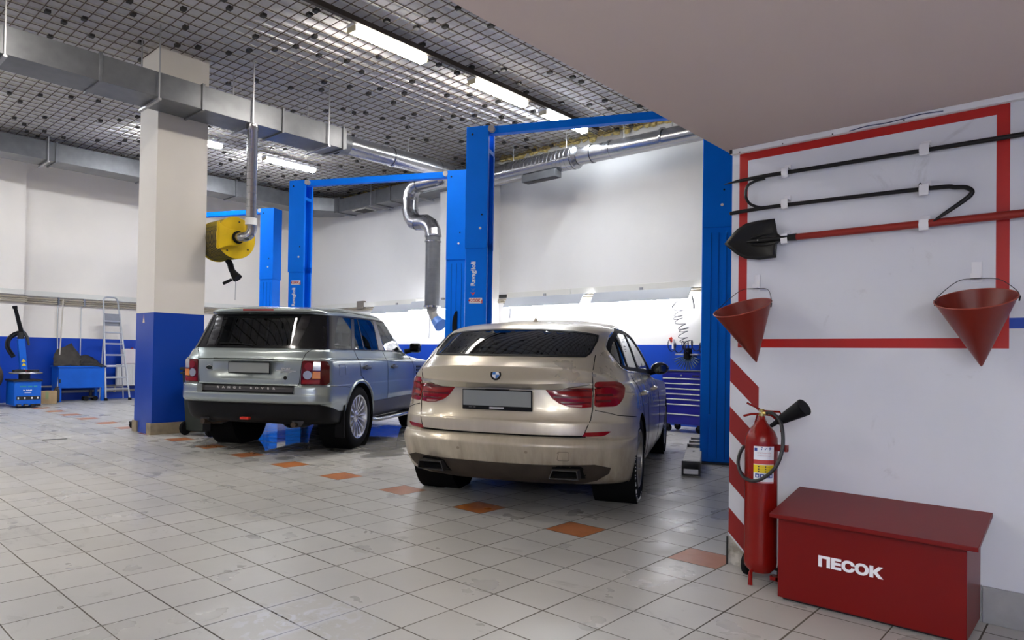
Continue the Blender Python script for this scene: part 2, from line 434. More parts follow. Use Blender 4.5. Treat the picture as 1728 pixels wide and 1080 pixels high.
for x0, x1 in ((-14.3, -9.6), (-9.58, -8.4), (-6.65, -5.0), (-4.99, -2.2)):
    G().box(x0, -.06, 0, x1, 0, .12).build('trunking_cover', mat('trunking_white', srgb(222,220,212), .5), t, bevel=.004)
G().box(-2.18, -.07, -.02, 3.9, 0, .14).build('trunking_cover', MATS['trunking_white'], t, bevel=.004)
for zz, r in ((-.03, .016), (-.075, .02)):
    G().tube([(-14.3, -.04, zz), (-8.4, -.04, zz)], r, 8).build('pipe', M_pipe, t)
    G().tube([(-6.9, -.04, zz), (3.9, -.04, zz)], r, 8).build('pipe', M_pipe, t)
G().tube(smoothpath([(-6.9, -.03, -.03), (-6.5, -.05, -.12), (-6.0, -.04, -.14), (-5.2, -.04, -.11), (-4.6, -.04, -.09), (-2.4, -.04, -.06)], 6), .006, 6).build('loose_cable', mat('brown_cable', srgb(110,80,60), .5), t)
G().box(-6.9, -.03, .02, -6.67, 0, .09).build('open_wire_gap', M_dark, t)
tag(G().box(-.14, -.09, -.11, .14, 0, .10).build('socket_box', mat('socket_grey', srgb(120,112,104), .5), None, .004), 'small brown grey socket box on the back wall above the silver car', 'socket box').location = (-11.75, YB, 2.46)

# vertical conduits on the left wall
for k, (yy, r) in enumerate(((2.74, .012), (3.22, .01))):
    o = G().tube([(0, 0, 1.0), (0, 0, 2.2)] if k else [(0, .03, .7), (0, 0, 1.6), (0, 0, 2.3)], r, 8).build('conduit', mat('conduit_white', srgb(205,205,205), .5), None)
    o.location = (XL+.03, yy, 0)
    tag(o, ('white vertical conduit on the left wall above the broom', 'thin white conduit on the left wall between bench and ladder')[k], 'conduit')

# yellow insulating foam where deck meets the back wall
g = G(); random.seed(3)
for i in range(230):
    x = -13.9 + i*.052 + random.uniform(-.02, .02)
    if -8.4 < x < -6.85: continue
    r = random.uniform(.028, .075)
    g.sphere((x, YB-.03-random.uniform(0, .06), 5.44+random.uniform(-.05, .04)), r, 8, (1.2, .8, random.uniform(.7, 1.3)))
tag(g.build('insulation_foam', mat('yellow_foam', srgb(208,186,120), .9, noise=.4, nscale=20, bump=.6, bscale=30), None), 'lumpy yellow mounting foam along the top of the back wall', 'foam', kind='stuff')

# ------------------------------------------------------------------ wire mesh under the deck
wm = thing('wire_mesh', 'dark wire mesh fixed under the corrugated ceiling', 'wire mesh', (0, 0, 5.40))
M_wire = mat('rusty_wire', srgb(92,78,68), .7, .2)
M_wire2 = mat('light_rail', srgb(214,212,200), .5, .1)
g = G(); x = XL+.166
while x < 1.1:
    g.box(x, -2.5, .040, x+.018, 9.1, .058); x += .22
tag(g.build('long_wire', M_wire2, wm, smooth=0), kind='stuff')
g = G(); x = XL+.25
while x < 1.1:
    g.box(x, -2.5, .0, x+.008, 9.1, .008); x += .22
tag(g.build('long_wire', M_wire, wm, smooth=0), kind='stuff')
g = G(); y = -2.4
while y < 9.1:
    g.box(XL+.05, y, -.008, 1.1, y+.009, .0); y += .157
tag(g.build('cross_wire', M_wire, wm, smooth=0), kind='stuff')
random.seed(11)
clip = G().box(-.036, -.022, -.022, .036, .022, .018).mesh('clip')
clip.materials.append(mat('clip_black', (.02,.018,.016,1), .6))
pts = []
for i in range(48):
    for j in range(30):
        if (i*7+j*3) % 5 == 0 or random.random() < .16:
            x = XL+.25+i*.3+random.choice((0, .15)); y = -1.9+j*.375+random.choice((0, .15))
            if x < 1.0 and y < 9: pts.append((x, y))
pts.sort(key=lambda p: (p[0]-CAM.x)**2+(p[1]-CAM.y)**2)
pts = [p for p in pts if (Vector((p[0], p[1], 0))-Vector((CAM.x, CAM.y, 0))).dot(Vector((F_.x, F_.y, 0))) > 3.2]
for p in pts[:100]:
    o = bpy.data.objects.new('clip', clip); COL.objects.link(o); o.parent = wm; o.location = (p[0], p[1], -.002); o.rotation_euler = (0, 0, random.uniform(-.3, .3))
g = G()
for p in pts[100:]: g.box(p[0]-.038, p[1]-.03, -.022, p[0]+.038, p[1]+.03, .016)
tag(g.build('clip', MATS['clip_black'], wm, smooth=0), kind='stuff')

# ------------------------------------------------------------------ ceiling lamps
def lamp(x, y, L, label, warm=True, z=5.27):
    tm, dm_ = (M_tubew, M_sidew) if warm else (M_tubec, M_sidec)
    if x < -8: tm, dm_ = M_tubel, M_sidel
    if z < 3: tm, dm_ = M_tubes, M_sidel
    t = thing('ceiling_lamp', label, 'ceiling lamp', (x, y, z), 0, 'fluorescent lamps under the mesh ceiling')
    G().box(-.09, -L/2, .035, .09, L/2, .075).build('housing', M_white, t, bevel=.005)
    g = G(); g.prism([(-.078, .035), (-.070, -.02), (-.045, -.034), (.045, -.034), (.070, -.02), (.078, .035)], -L/2+.02, L/2-.02, axis='y')
    g.build('diffuser', dm_, t)
    G().box(-.050, -L/2+.03, -.0375, .050, L/2-.03, -.0342).build('tube_window', tm, t)
    for s in (-1, 1): G().box(-.08, s*(L/2-.02)-.012, -.036, .08, s*(L/2-.02)+.012, .04).build('end_cap', mat('cap_ivory', srgb(215,205,175), .5), t, bevel=.004)
    return t
lamp(-4.2, 3.80, 1.28, 'bright fluorescent ceiling lamp nearest the lower ceiling, first of the right row')
lamp(-4.2, 6.02, 1.30, 'bright fluorescent ceiling lamp just above the front beam of the right lift')
lamp(-4.2, 7.75, 1.28, 'fluorescent ceiling lamp partly behind the blue lift beam near the back wall', False)
lamp(-10.3, 6.05, 1.28, 'bright cool fluorescent ceiling lamp above the left lift post', False)
lamp(-10.2, 3.8, 1.28, 'fluorescent ceiling lamp half hidden behind the white column', False)
for xx, yy in ((3.3, -2.9), (3.3, -5.2), (5.0, -2.6), (5.0, -5.2)):  # unseen lamps added behind the camera to light the fire wall front
    lamp(xx, yy, 1.28, 'unseen fluorescent lamp added under the lower ceiling to light the fire wall', False, 2.345-.04)
for yy in (-.3, -3.2, -6.2):
    lamp(-4.2, yy, 1.28, 'fluorescent ceiling lamp of the right row out of the frame overhead')
    lamp(-10.2, yy, 1.28, 'fluorescent ceiling lamp of the left row out of the frame overhead')

ry = thing('lamp_rail', 'dark cable rail running along the right row of ceiling lamps', 'cable rail', (-4.07, 3.0, 5.30))
G().box(-.03, -5.4, 0, .03, 5.6, .07).build('rail', mat('rail_dark', srgb(70,62,56), .6, .3), ry)
# bench lamps on the back wall
def bench(x0, x1, label, y=YB-.135, z=2.19):
    L = x1-x0
    t = thing('bench_lamp', label, 'bench lamp', ((x0+x1)/2, y, z), 0, 'long lamps over the work bench')
    G().prism([(-.10, .0), (-.10, .03), (.02, .21), (.10, .21), (.10, .19), (.03, .19)], -L/2, L/2, Matrix.Rotation(0, 4, 'Z'), axis='x').build('reflector', mat('lamp_grey', srgb(186,190,196), .4), t, bevel=.002)
    G().box(-L/2+.02, -.095, -.018, L/2-.02, -.045, .012).build('tube', M_bench, t, bevel=.004)
    G().box(-.03, .05, .19, .03, .12, .26).build('wall_bracket', M_steel, t)
    return t
bench(-6.6, -4.66, 'grey bench lamp on the back wall just right of the centre lift posts')
bench(-4.42, -2.46, 'grey bench lamp on the back wall nearest the right lift post')
bench(-11.1, -9.42, 'grey bench lamp on the back wall above the silver car mirror')
bench(-9.15, -7.2, 'grey bench lamp on the back wall behind the grey suction nozzle', y=8.63)

# =================================================================== DUCTS
def rect_duct(name, label, axis, a, b, u0, u1, z0, z1, flanges, hangers, group=None, extra=None):
    """axis 'y': runs along Y from a to b, u=X ; axis 'x': runs along X, u=Y"""
    t = thing(name, label, 'air duct', ((u0+u1)/2 if axis == 'y' else (a+b)/2, (a+b)/2 if axis == 'y' else (u0+u1)/2, z0), 0, group)
    ox, oy, oz = t.location
    def bx(g, p0, p1, v0, v1, w0, w1):
        if axis == 'y': g.box(v0-ox, p0-oy, w0-oz, v1-ox, p1-oy, w1-oz)
        else: g.box(p0-ox, v0-oy, w0-oz, p1-ox, v1-oy, w1-oz)
        return g
    bx(G(), a, b, u0, u1, z0, z1).build('duct_body', M_galv, t, bevel=.004)
    for p in flanges:
        bx(G(), p-.018, p+.018, u0-.022, u1+.022, z0-.022, z1+.022).build('flange', M_galv, t, bevel=.003)
    for p in hangers:
        g = G(); 
        for v in (u0-.03, u1+.03): bx(g, p-.008, p+.008, v-.008, v+.008, z0-.03, 5.42)
        bx(g, p-.02, p+.02, u0-.06, u1+.06, z0-.05, z0-.024)
        g.build('hanger', M_rod, t)
    return t
dm = rect_duct('air_duct', 'long square galvanised duct running past the white column', 'y', -2.2, 4.62, -6.80, -6.25, 4.48, 4.81, (-.9, .92, 2.22, 3.45, 4.55), (-.08, 1.62, 2.95, 4.25))
rect_duct('air_duct', 'square galvanised duct under the ceiling along the left wall', 'y', -2.0, 8.2, -13.2, -12.62, 4.93, 5.30, (-.5, 2.15, 3.9, 6.0, 7.9), (2.0, 5.2))
rd = rect_duct('air_duct', 'square galvanised duct with a small grille along the back wall', 'x', -12.2, -6.6, 8.55, 9.1, 4.87, 5.20, (-12.0, -10.45, -9.9, -7.9), (-10.6, -9.0))
ox, oy, oz = rd.location
G().prism([(-13.22-ox, 7.9-oy), (-12.62-ox, 7.9-oy), (-12.15-ox, 8.52-oy), (-11.95-ox, 8.55-oy), (-11.95-ox, 9.1-oy), (-12.7-ox, 9.1-oy), (-13.22-ox, 8.7-oy)], .035, .385).build('corner_elbow', M_galv, rd, bevel=.01)
G().box(-11.5-ox, 8.62-oy, -.03, -10.95-ox, 8.98-oy, 0).build('grille', mat('grille_white', srgb(190,188,180), .5), rd)
g = G()
for k in range(9): g.box(-11.45-ox, 8.66-oy+k*.035, -.038, -11.0-ox, 8.675-oy+k*.035, -.028)
g.build('grille_slats', M_dark, rd)

def spiral(pts, r, m=M_alu):
    g = G(); g.tube(pts, r, 28); return g
# round pipe from the main duct with its bends
rp = thing('round_pipe', 'shiny round ventilation pipe with a double bend dropping down the back wall', 'ventilation pipe', (-6.5, 4.62, 4.64))
ox, oy, oz = rp.location
loc = lambda P: [(x-ox, y-oy, z-oz) for x, y, z in P]
G().tube(loc([(-6.5, 4.6, 4.645), (-6.5, 4.62, 4.645), (-6.5, 4.78, 4.645), (-6.5, 4.8, 4.645)]), [.2, .2, .165, .165], 28).build('transition', M_galv, rp)
G().tube(loc([(-6.5, 4.8, 4.645), (-6.52, 6.9, 4.68)]), .16, 28).build('straight_pipe', M_alu, rp)
G().tube(loc(smoothpath([(-6.52, 6.9, 4.68), (-6.55, 7.2, 4.69), (-6.7, 7.42, 4.70), (-6.95, 7.5, 4.70)], 3)), .165, 28).build('elbow', M_alu, rp)
G().tube(loc([(-6.95, 7.5, 4.70), (-7.68, 7.5, 4.70)]), .155, 28).build('branch_pipe', M_alu, rp)
def gored(P, r):
    g = G(); g.tube(loc(P), r, 28); return g
gored([(-7.68, 7.5, 4.70), (-7.82, 7.5, 4.67), (-7.92, 7.5, 4.56), (-7.95, 7.5, 4.42)], .165).build('elbow', M_alu, rp, smooth=12)
gored([(-7.95, 7.5, 4.42), (-7.95, 7.5, 4.20)], .16).build('short_pipe', M_alu, rp)
gored([(-7.95, 7.5, 4.20), (-7.92, 7.5, 4.06), (-7.82, 7.5, 3.95), (-7.68, 7.5, 3.90)], .168).build('elbow', M_alu, rp, smooth=12)
gored([(-7.68, 7.5, 3.90), (-7.46, 7.5, 3.88), (-7.32, 7.5, 3.80), (-7.25, 7.5, 3.68), (-7.235, 7.5, 3.56)], .165).build('elbow', M_alu, rp, smooth=12)
gored([(-7.235, 7.5, 3.58), (-7.235, 7.5, 2.13)], .15).build('drop_pipe', M_galv, rp)
for A, B in (((-6.505,5.75,4.66), (-6.505,5.79,4.66)), ((-7.66,7.5,4.70), (-7.70,7.5,4.70)), ((-7.95,7.5,4.40),(-7.95,7.5,4.44)), ((-7.95,7.5,4.19),(-7.95,7.5,4.22)), ((-7.235,7.5,3.56),(-7.235,7.5,3.60)), ((-7.235,7.5,2.12),(-7.235,7.5,2.16)), ((-7.235,7.5,3.45),(-7.235,7.5,3.47))):
    G().tube(loc([A, B]), .172, 28).build('seam_band', M_alu, rp)
g = G()
for k in range(13): g.tube(loc([(-7.235, 7.5, 2.25+k*.095), (-7.235, 7.5, 2.256+k*.095)]), .1535, 24)
g.build('spiral_seams', M_galv, rp)
for yy in (5.0, 6.3):
    G().cyl((-.16, yy-oy, .02), (-.16, yy-oy, 5.42-oz), .006, 6).build('hanger', M_rod, rp)

nz = thing('suction_nozzle', 'grey suction nozzle with a blue flap hanging below the round pipe on the back wall', 'suction nozzle', (-7.235, 7.5, 2.12))
G().tube([(0,0,.02), (0,0,-.05), (.03,0,-.13), (.12,0,-.25)], [.10, .11, .08, .10], 16).build('hose_stub', mat('nozzle_grey', srgb(150,146,140), .5), nz)
G().tube([(.12,0,-.25), (.27,0,-.36)], [.10, .14], 16).build('blue_funnel', mat('flap_blue', srgb(90,130,200), .4), nz)
G().tube([(-.02,-.05,-.05), (-.02,-.05,-.62)], .004, 6).build('pull_cord', M_dark, nz)

cp = thing('round_pipe', 'thick round spiral pipe with an air outlet along the top of the back wall', 'ventilation pipe', (-5.0, 8.4, 4.84))
G().tube([(-1.9, 0, -.02), (.55, 0, .0)], .20, 28).build('wide_pipe', M_alu, cp)
G().tube([(.55, 0, 0), (.62, 0, 0), (.68, 0, 0)], [.2, .215, .17], 28).build('reducer', M_alu, cp)
G().tube([(.68, 0, 0), (4.1, 0, -.04)], .155, 28).build('narrow_pipe', M_alu, cp)
for xx, r in ((-1.55, .208), (-1.0, .205), (.55, .212), (.95, .172), (1.35, .165), (2.35, .168), (3.2, .165)):
    G().tube([(xx-.02, 0, 0), (xx+.02, 0, 0)], r, 28).build('seam_band', M_alu, cp)
g = G()
for k in range(16): g.tube([(-.95+k*.093, 0, 0), (-.943+k*.093, 0, 0)], .2035, 24)
g.build('spiral_seams', M_alu, cp)
o = G().box(-.55, -.16, -.31, .25, .04, -.17).build('air_outlet', M_galv, cp, bevel=.004)
G().box(-.52, -.14, -.318, .22, .02, -.305).build('outlet_grille', M_dark, o)
for xx in (-.9, .38, 1.6, 2.5): G().cyl((xx, 0, .15), (xx, 0, .58), .006, 6).build('hanger', M_rod, cp)

# =================================================================== EXHAUST HOSE REEL on the column
er = thing('exhaust_hose_reel', 'yellow exhaust hose reel mounted on the side of the white column', 'hose reel', (-6.84, 2.577, 2.83))
M_yel = mat('reel_yellow', srgb(222,184,8), .4, noise=.08, nscale=6)
D = Vector((.34, .29, 0.0))        # centre of the near disc relative to the base
MX = Matrix.Translation((0, .29, 0)) @ Matrix.Rotation(pi/2, 4, 'Y')
G().lathe([(0, .330), (.29, .330), (.303, .336), (.305, .345), (.30, .352), (.0, .352)], 48, MX).build('side_disc', M_yel, er)
G().lathe([(0, -.25), (.30, -.25), (.305, -.24), (.30, -.23), (.0, -.23)], 48, MX).build('side_disc', M_yel, er)
o = G().lathe([(.16, -.24), (.16, .33)], 32, MX).build('drum', M_dark, er)
hose = []
for k in range(13*24):
    a = 2*pi*k/24; z = -.21+.515*(k/(13*24)); hose.append((z, .29+.275*cos(a), .275*sin(a)))
G().tube(hose, .026, 8).build('wound_hose', mat('black_yellow_hose', (.03,.028,.02,1), .6), er)
g = G()
for k in range(13): 
    zc = -.19+.04*k; g.lathe([(.296, zc-.004), (.3035, zc), (.296, zc+.004)], 32, MX)
g.build('hose_stripes', mat('hose_yellow', srgb(150,130,30), .5), er)
# swan-neck arm in front of the disc from the column to the hub
arm = [(-.02, -.19), (.03, -.19), (.10, -.155), (.17, -.13), (.29, -.125), (.34, -.10), (.375, -.04), (.37, .05), (.33, .10), (.25, .11), (.16, .105), (.08, .13), (.03, .165), (-.02, .19)]
G().prism(arm, .365, .40, axis='x').build('arm', M_yel, er, bevel=.006)
G().box(.355, -.002, -.20, .41, .012, .20).build('wall_plate', M_yel, er, bevel=.004)
G().cyl((.40, .29, 0), (.435, .29, 0), .092, 28).build('hub_ring', M_black, er, bevel=.006)
G().tube(smoothpath([(.42, .29, 0), (.47, .31, .0), (.53, .37, .02), (.55, .415, .09), (.55, .42, .20)], 3), .072, 20).build('hub_elbow', M_alu, er, smooth=15)
g = G(); 
for a in (80, 200, 235, 320): g.cyl((.350, .29+.24*cos(radians(a)), .24*sin(radians(a))), (.358, .29+.24*cos(radians(a)), .24*sin(radians(a))), .013, 10)
g.build('disc_bolts', M_dark, er)
hs = G(); hs.tube(smoothpath([(.10, .29, -.30), (.12, .32, -.36), (.15, .33, -.44), (.20, .34, -.50)], 5), .045, 14); o = hs.build('hose_end', M_black, er)
G().tube([(.19, .335, -.49), (.26, .37, -.58)], [.05, .072], 16).build('exhaust_funnel', M_black, o)
G().tube([(.22, .30, -.60), (.12, .22, -.66)], .022, 10).build('clamp_handle', M_black, o)
G().tube([(.24, .35, -.58), (.24, .35, -.90)], .003, 5).build('pull_cord', M_dark, o)
vp = thing('extraction_pipe', 'vertical round steel pipe from the square duct down to the yellow reel', 'ventilation pipe', (-6.29, 2.98, 4.47))
G().tube([(0, 0, 0), (0, 0, -.08), (.005, 0, -.09), (0, .01, -1.42)], [.088, .088, .076, .076], 24).build('pipe', M_alu, vp)
g = G()
for k in range(11): g.tube([(0, .001*k, -.2-k*.1), (0, .001*k, -.204-k*.1)], .0785, 20)
g.build('pipe_seams', M_galv, vp)
G().tube([(0, .01, -1.36), (0, .01, -1.46)], .085, 24).build('coupling', mat('clear_coupling', srgb(225,225,225), .3), vp)

# =================================================================== TWO-POST LIFTS
def lift(A, ang, span, label, brand=True, beamz=4.02, top=4.06, sw=.28, big=.31, platez=-.34):
    th = radians(ang)
    t = thing('two_post_lift', label, 'car lift', (A[0], A[1], 0), th, 'blue two-post car lifts')
    def post(x0, w, s, seam, leftside):
        # C channel in local coords: x along the span, y away from the camera; open towards the other post
        d = .27; tk = .022
        def chan(w, d, e=0.0):
            if leftside: return [(x0-w-e, -e), (x0, -e), (x0, tk+.02), (x0-.05, tk+.02), (x0-.05, tk), (x0-w+tk, tk), (x0-w+tk, d-tk), (x0-.05, d-tk), (x0-.05, d-tk-.02), (x0, d-tk-.02), (x0, d+e), (x0-w-e, d+e)]
            return [(x0, -e), (x0+w+e, -e), (x0+w+e, d+e), (x0, d+e), (x0, d-tk-.02), (x0+.05, d-tk-.02), (x0+.05, d-tk), (x0+w-tk, d-tk), (x0+w-tk, tk), (x0+.05, tk), (x0+.05, tk+.02), (x0, tk+.02)]
        p = G().prism(chan(w, d), .02, seam+.1).build('lower_post', M_lift, t, bevel=.003)
        G().prism(chan(w, d, .012), seam, top).build('upper_post', M_lift, t, bevel=.003)
        cx = x0-w/2 if leftside else x0+w/2
        G().box(cx-w/2-.08, -.08, 0, cx+w/2+.08, d+.1, .02).build('base_plate', M_dark, t, bevel=.003)
        # carriage inside the channel
        q = -1 if leftside else 1
        G().box(x0+q*.03, .05, .25, x0+q*(w-.06), d-.05, 1.15).build('carriage', M_liftdark, t, bevel=.006)
        g = G(); g.cyl((cx+.05, -.001, seam+.25), (cx+.05, -.02, seam+.25), .016, 10); g.build('bolt', M_white, p)
        g = G(); g.cyl((cx+.07, -.013, seam+.42), (cx+.07, -.018, seam+.42), .011, 8); g.cyl((cx-w/2+.07, -.013, top-.1), (cx-w/2+.07, -.018, top-.1), .014, 8); g.build('bolt', M_black, p)
        return p
    pr = post(0, big, 1, 2.66, False)
    pl = post(-span, sw, -1, 2.52, True)
    # stiffening ribs low on the right post front
    g = G()
    for xx in (.09, .17, .255): g.box(xx, -.006, .05, xx+.008, .0, 2.6)
    g.build('front_ribs', M_liftdark, pr)
    G().box(.085, -.03, .02, .105, -.0, .55).build('lower_guard', M_lift, pr, bevel=.002)
    G().box(-span-.02, .05, beamz-.05, .02, .15, beamz+.045).build('cross_beam', M_lift, t, bevel=.003)
    for xx in (-span+.03, -.03): G().cyl((xx, -.012, beamz+.0), (xx, .05, beamz+.0), .042, 18).build('pulley', mat('pulley_grey', srgb(170,165,165), .4), t)
    G().box(-span-.035, .02, top-.33, -span+.0, .25, top-.28).build('gusset', M_lift, t)
    if brand:
        z0 = 2.20 if platez < 0 else 2.10
        M0 = frame_at((-span-sw/2-.035, -.0015, z0), (0, 0, 1), (-1, 0, 0))
        text('Ravaglioli', .083, M0, M_lettering, 'maker_lettering', pl, bold=.002)
        M1 = frame_at((-span-sw/2-.0, -.0015, z0+platez), (1, 0, 0), (0, 0, 1))
        G().box(-span-sw/2-.085, -.003, z0+platez-.035, -span-sw/2+.085, -.0005, z0+platez+.035).build('load_plate', M_lettering, pl)
        text('4200Kg', .062, frame_at((-span-sw/2, -.0042, z0+platez), (1, 0, 0), (0, 0, 1)), mat('plate_red', srgb(190,40,30), .5), 'load_lettering', pl, bold=.001)
        # small red and blue maker mark
        G().prism([(-.03, 0), (0, -.04), (.03, 0), (.012, 0), (0, -.018), (-.012, 0)], -.003, -.0005, Matrix.Translation((-span-sw/2-.035, 0, z0-.235)), axis='y').build('maker_mark', mat('mark_red', srgb(205,60,60), .5), pl)
        G().prism([(-.03, .03), (0, -.01), (.03, .03), (.012, .03), (0, .012), (-.012, .03)], -.003, -.0005, Matrix.Translation((-span-sw/2-.035, 0, z0-.215)), axis='y').build('maker_mark', mat('mark_blue', srgb(60,120,220), .5), pl)
    return t, pl, pr
L1, pl1, pr1 = lift((-.594, 5.453), 25.5, 2.55, 'blue two-post lift around the beige car with its right post beside the striped wall')
L2, pl2, pr2 = lift((-4.80, 5.50), 27.5, 2.50, 'blue two-post lift around the silver car in the middle of the hall', platez=.24)
L3, pl3, pr3 = lift((-9.95, 5.18), 25.0, 2.55, 'brighter blue two-post lift farthest left behind the white column', brand=False, beamz=4.08, top=4.12)
# dark hose cover on the right post of the middle lift
g = G(); g.prism([(.20+.075*cos(a), 1.62+.24*sin(a)) for a in [pi*.5+pi*k/12 for k in range(13)]], -.03, -.002, axis='y'); g.build('cable_guard', M_black, pr2, bevel=.004)
# black box and hose behind the right post
g = G(); g.box(.325, .10, 1.65, .35, .16, 1.95); g.build('valve_box', M_black, pr1)
G().tube(smoothpath([(.34, .12, 1.65), (.345, .14, 1.2), (.335, .12, .9), (.345, .12, .5), (.36, .11, .25)], 6), .012, 8).build('hydraulic_hose', M_black, pr1)
# swing arm folded beside the right post
def l1(P):  # world -> local of lift 1
    return L1.matrix_basis.inverted() @ Vector(P)
a0 = l1((-.93, 6.05, 0)); a1 = l1((-.29, 4.60, 0)); d_ = (a1-a0); Ld = d_.length; d_.normalize(); n_ = Vector((-d_.y, d_.x, 0))
MA = Matrix(((n_.x, d_.x, 0, a0.x), (n_.y, d_.y, 0, a0.y), (0, 0, 1, 0), (0, 0, 0, 1)))
M_arm = mat('galvanised_arm', srgb(176,172,166), .45, .35, noise=.2, nscale=12)
o = G().prism([(-.085,.03),(-.075,.03),(-.075,.125),(.075,.125),(.075,.03),(.085,.03),(.085,.135),(-.085,.135)], .42, Ld-.0, MA, axis='y').build('swing_arm', M_arm, L1, bevel=.003)
g = G(); g.prism([(-.09,.0),(.09,.0),(.09,.142),(-.09,.142),(-.09,.0),(-.07,.03),(-.07,.12),(.07,.12),(.07,.03),(-.07,.03)], Ld-.03, Ld+.03, MA, axis='y'); g.build('arm_end', M_dark, o)
G().box(-.074, Ld-.35, .03, .074, Ld-.30, .124, MA).build('arm_inside', M_black, o)
g = G(); g.box(-.07, Ld+.05, .02, .07, Ld+.062, .07, MA); g.build('arm_lip', M_steel, o, bevel=.003)
g = G(); g.cyl(MA @ Vector((0, .32, .0)), MA @ Vector((0, .32, .17)), .085, 24); g.cyl(MA @ Vector((0.01, .14, .0)), MA @ Vector((0.01, .14, .19)), .08, 24); g.cyl(MA @ Vector((0.02, -.03, .0)), MA @ Vector((0.02, -.03, .21)), .075, 24)
g.build('arm_pads', mat('pad_steel', srgb(150,146,140), .35, .6), o, bevel=.006)
G().cyl(MA @ Vector((0, .75, .135)), MA @ Vector((0, .75, .14)), .012, 10).build('arm_pin', M_dark, o)
# =================================================================== FIRE WALL EQUIPMENT
WY = 1.95
M_iron = mat('black_forged_iron', (.012,.012,.013,1), .35, .3)
def clip_bracket(x, z, label, wide=.034, h=.075, up=.05):
    t = thing('tool_bracket', label, 'wall bracket', (x, WY, z), 0, 'white tool brackets on the fire wall')
    G().box(-wide/2, -.004, -.01, wide/2, 0, up).build('back_strip', M_white, t, bevel=.001)
    g = G(); pr_ = [(-.004, .026), (-.004, .021), (-.050, .021), (-.055, .0), (-.050, -.021), (-.035, -.021), (-.035, -.026), (-.053, -.026), (-.061, 0), (-.053, .026)]
    g.prism(pr_, -wide/2, wide/2, axis='x'); g.build('clip_hook', M_white, t, bevel=.001)
    return t
def W(x, z, d=.03): return (x, WY-d, z)
clip_bracket(1.512, 2.196, 'white bracket holding the black pike pole at its hooked end')
clip_bracket(2.150, 2.196, 'white bracket holding the black pike pole near the frame edge', .04)
clip_bracket(1.512, 2.026, 'white bracket holding the left end of the black crowbar')
clip_bracket(2.150, 2.002, 'white bracket holding the black crowbar beside its bend', .04)
clip_bracket(1.512, 1.836, 'white bracket at the neck of the black shovel blade')
clip_bracket(2.150, 1.834, 'white bracket holding the red shovel handle in the middle', .04)

pk = thing('pike_pole', 'black iron pike pole with a curved hook, topmost tool on the fire wall', 'pike pole', W(1.2, 2.19))
g = G(); g.tube([(-.03, 0, .0), (.05, 0, .006), (.20, 0, .010), (2.2, 0, .0)], [.002, .009, .0112, .0112], 12); g.build('pole', M_iron, pk)
G().tube(smoothpath([(.20, -.002, -.005), (.15, -.004, -.010), (.105, -.008, -.035), (.098, -.010, -.09), (.12, -.008, -.135), (.17, -.004, -.162), (.205, 0, -.165)], 6), .0080, 10).build('hook', M_iron, pk)
cb = thing('crowbar', 'black crowbar bent over at its right end below the pike pole', 'crowbar', W(1.2, 2.01))
G().tube(smoothpath([(.0, 0, .005), (.07, 0, .008), (.3, 0, .012), (.96, 0, .0), (1.07, -.002, -.012), (1.115, -.004, -.022), (1.135, -.008, -.048), (1.10, -.012, -.085), (.99, -.03, -.165)], 5), [.002]+[.0108]*34+[.0105, .0100, .0095, .0085, .006, .003], 12).build('bar', M_iron, cb)
G().tube(smoothpath([(.925, -.002, .008), (.928, -.002, .026), (.935, -.002, .028), (.94, -.002, .010)], 4), .002, 6).build('wire_loop', M_iron, cb)

sv = thing('shovel', 'black pointed shovel with a red wooden handle on the fire wall', 'shovel', W(1.2, 1.84, .035))
bl = [(-.02, .0), (.01, .035), (.05, .075), (.10, .103), (.17, .112), (.26, .112), (.268, .07), (.275, .03), (.29, .015), (.29, -.015), (.275, -.03), (.272, -.07), (.27, -.104), (.18, -.108), (.10, -.095), (.05, -.065), (.01, -.03)]
# dished blade: grid over the outline
def dished(poly, n, depth):
    pts = [Vector((a, b)) for a, b in poly]; c = Vector((.14, 0)); vs = []; fs = []
    R = 6
    m = len(pts)
    for r in range(R+1):
        t = r/R
        for p in pts:
            q = c.lerp(p, t); vs.append((q.x, depth*(t*t)*-1+.004, q.y))
    for r in range(R):
        for i in range(m): j = (i+1) % m; fs.append((r*m+i, r*m+j, (r+1)*m+j, (r+1)*m+i))
    return vs, fs
vs, fs = dished(bl, 6, .016)
g = G(); g.add(vs, fs); o = g.build('blade', mat('shovel_black', (.008,.008,.008,1), .3, 0, .35), sv); md = o.modifiers.new('solid', 'SOLIDIFY'); md.thickness = .003
G().tube([(.11, -.012, .0), (.16, -.016, 0), (.26, -.014, 0), (.30, -.01, 0), (.36, -.005, .0), (.372, -.005, .0)], [.006, .011, .013, .016, .019, .020], 14).build('socket', M_iron, sv)
for zz in (-.030, .030):
    G().tube([(.13, -.006, zz*.6), (.20, -.009, zz), (.268, -.006, zz)], .0045, 8).build('pressed_rib', M_iron, sv)
G().cyl((.175, -.03, .0), (.175, -.022, .0), .004, 8).build('rivet', M_steel, sv)
G().tube([(.37, -.005, .0), (.9, -.005, .0), (2.0, -.005, .004)], [.017, .0185, .0185], 14).build('handle', mat('handle_red', srgb(140,34,24), .45, noise=.1), sv)

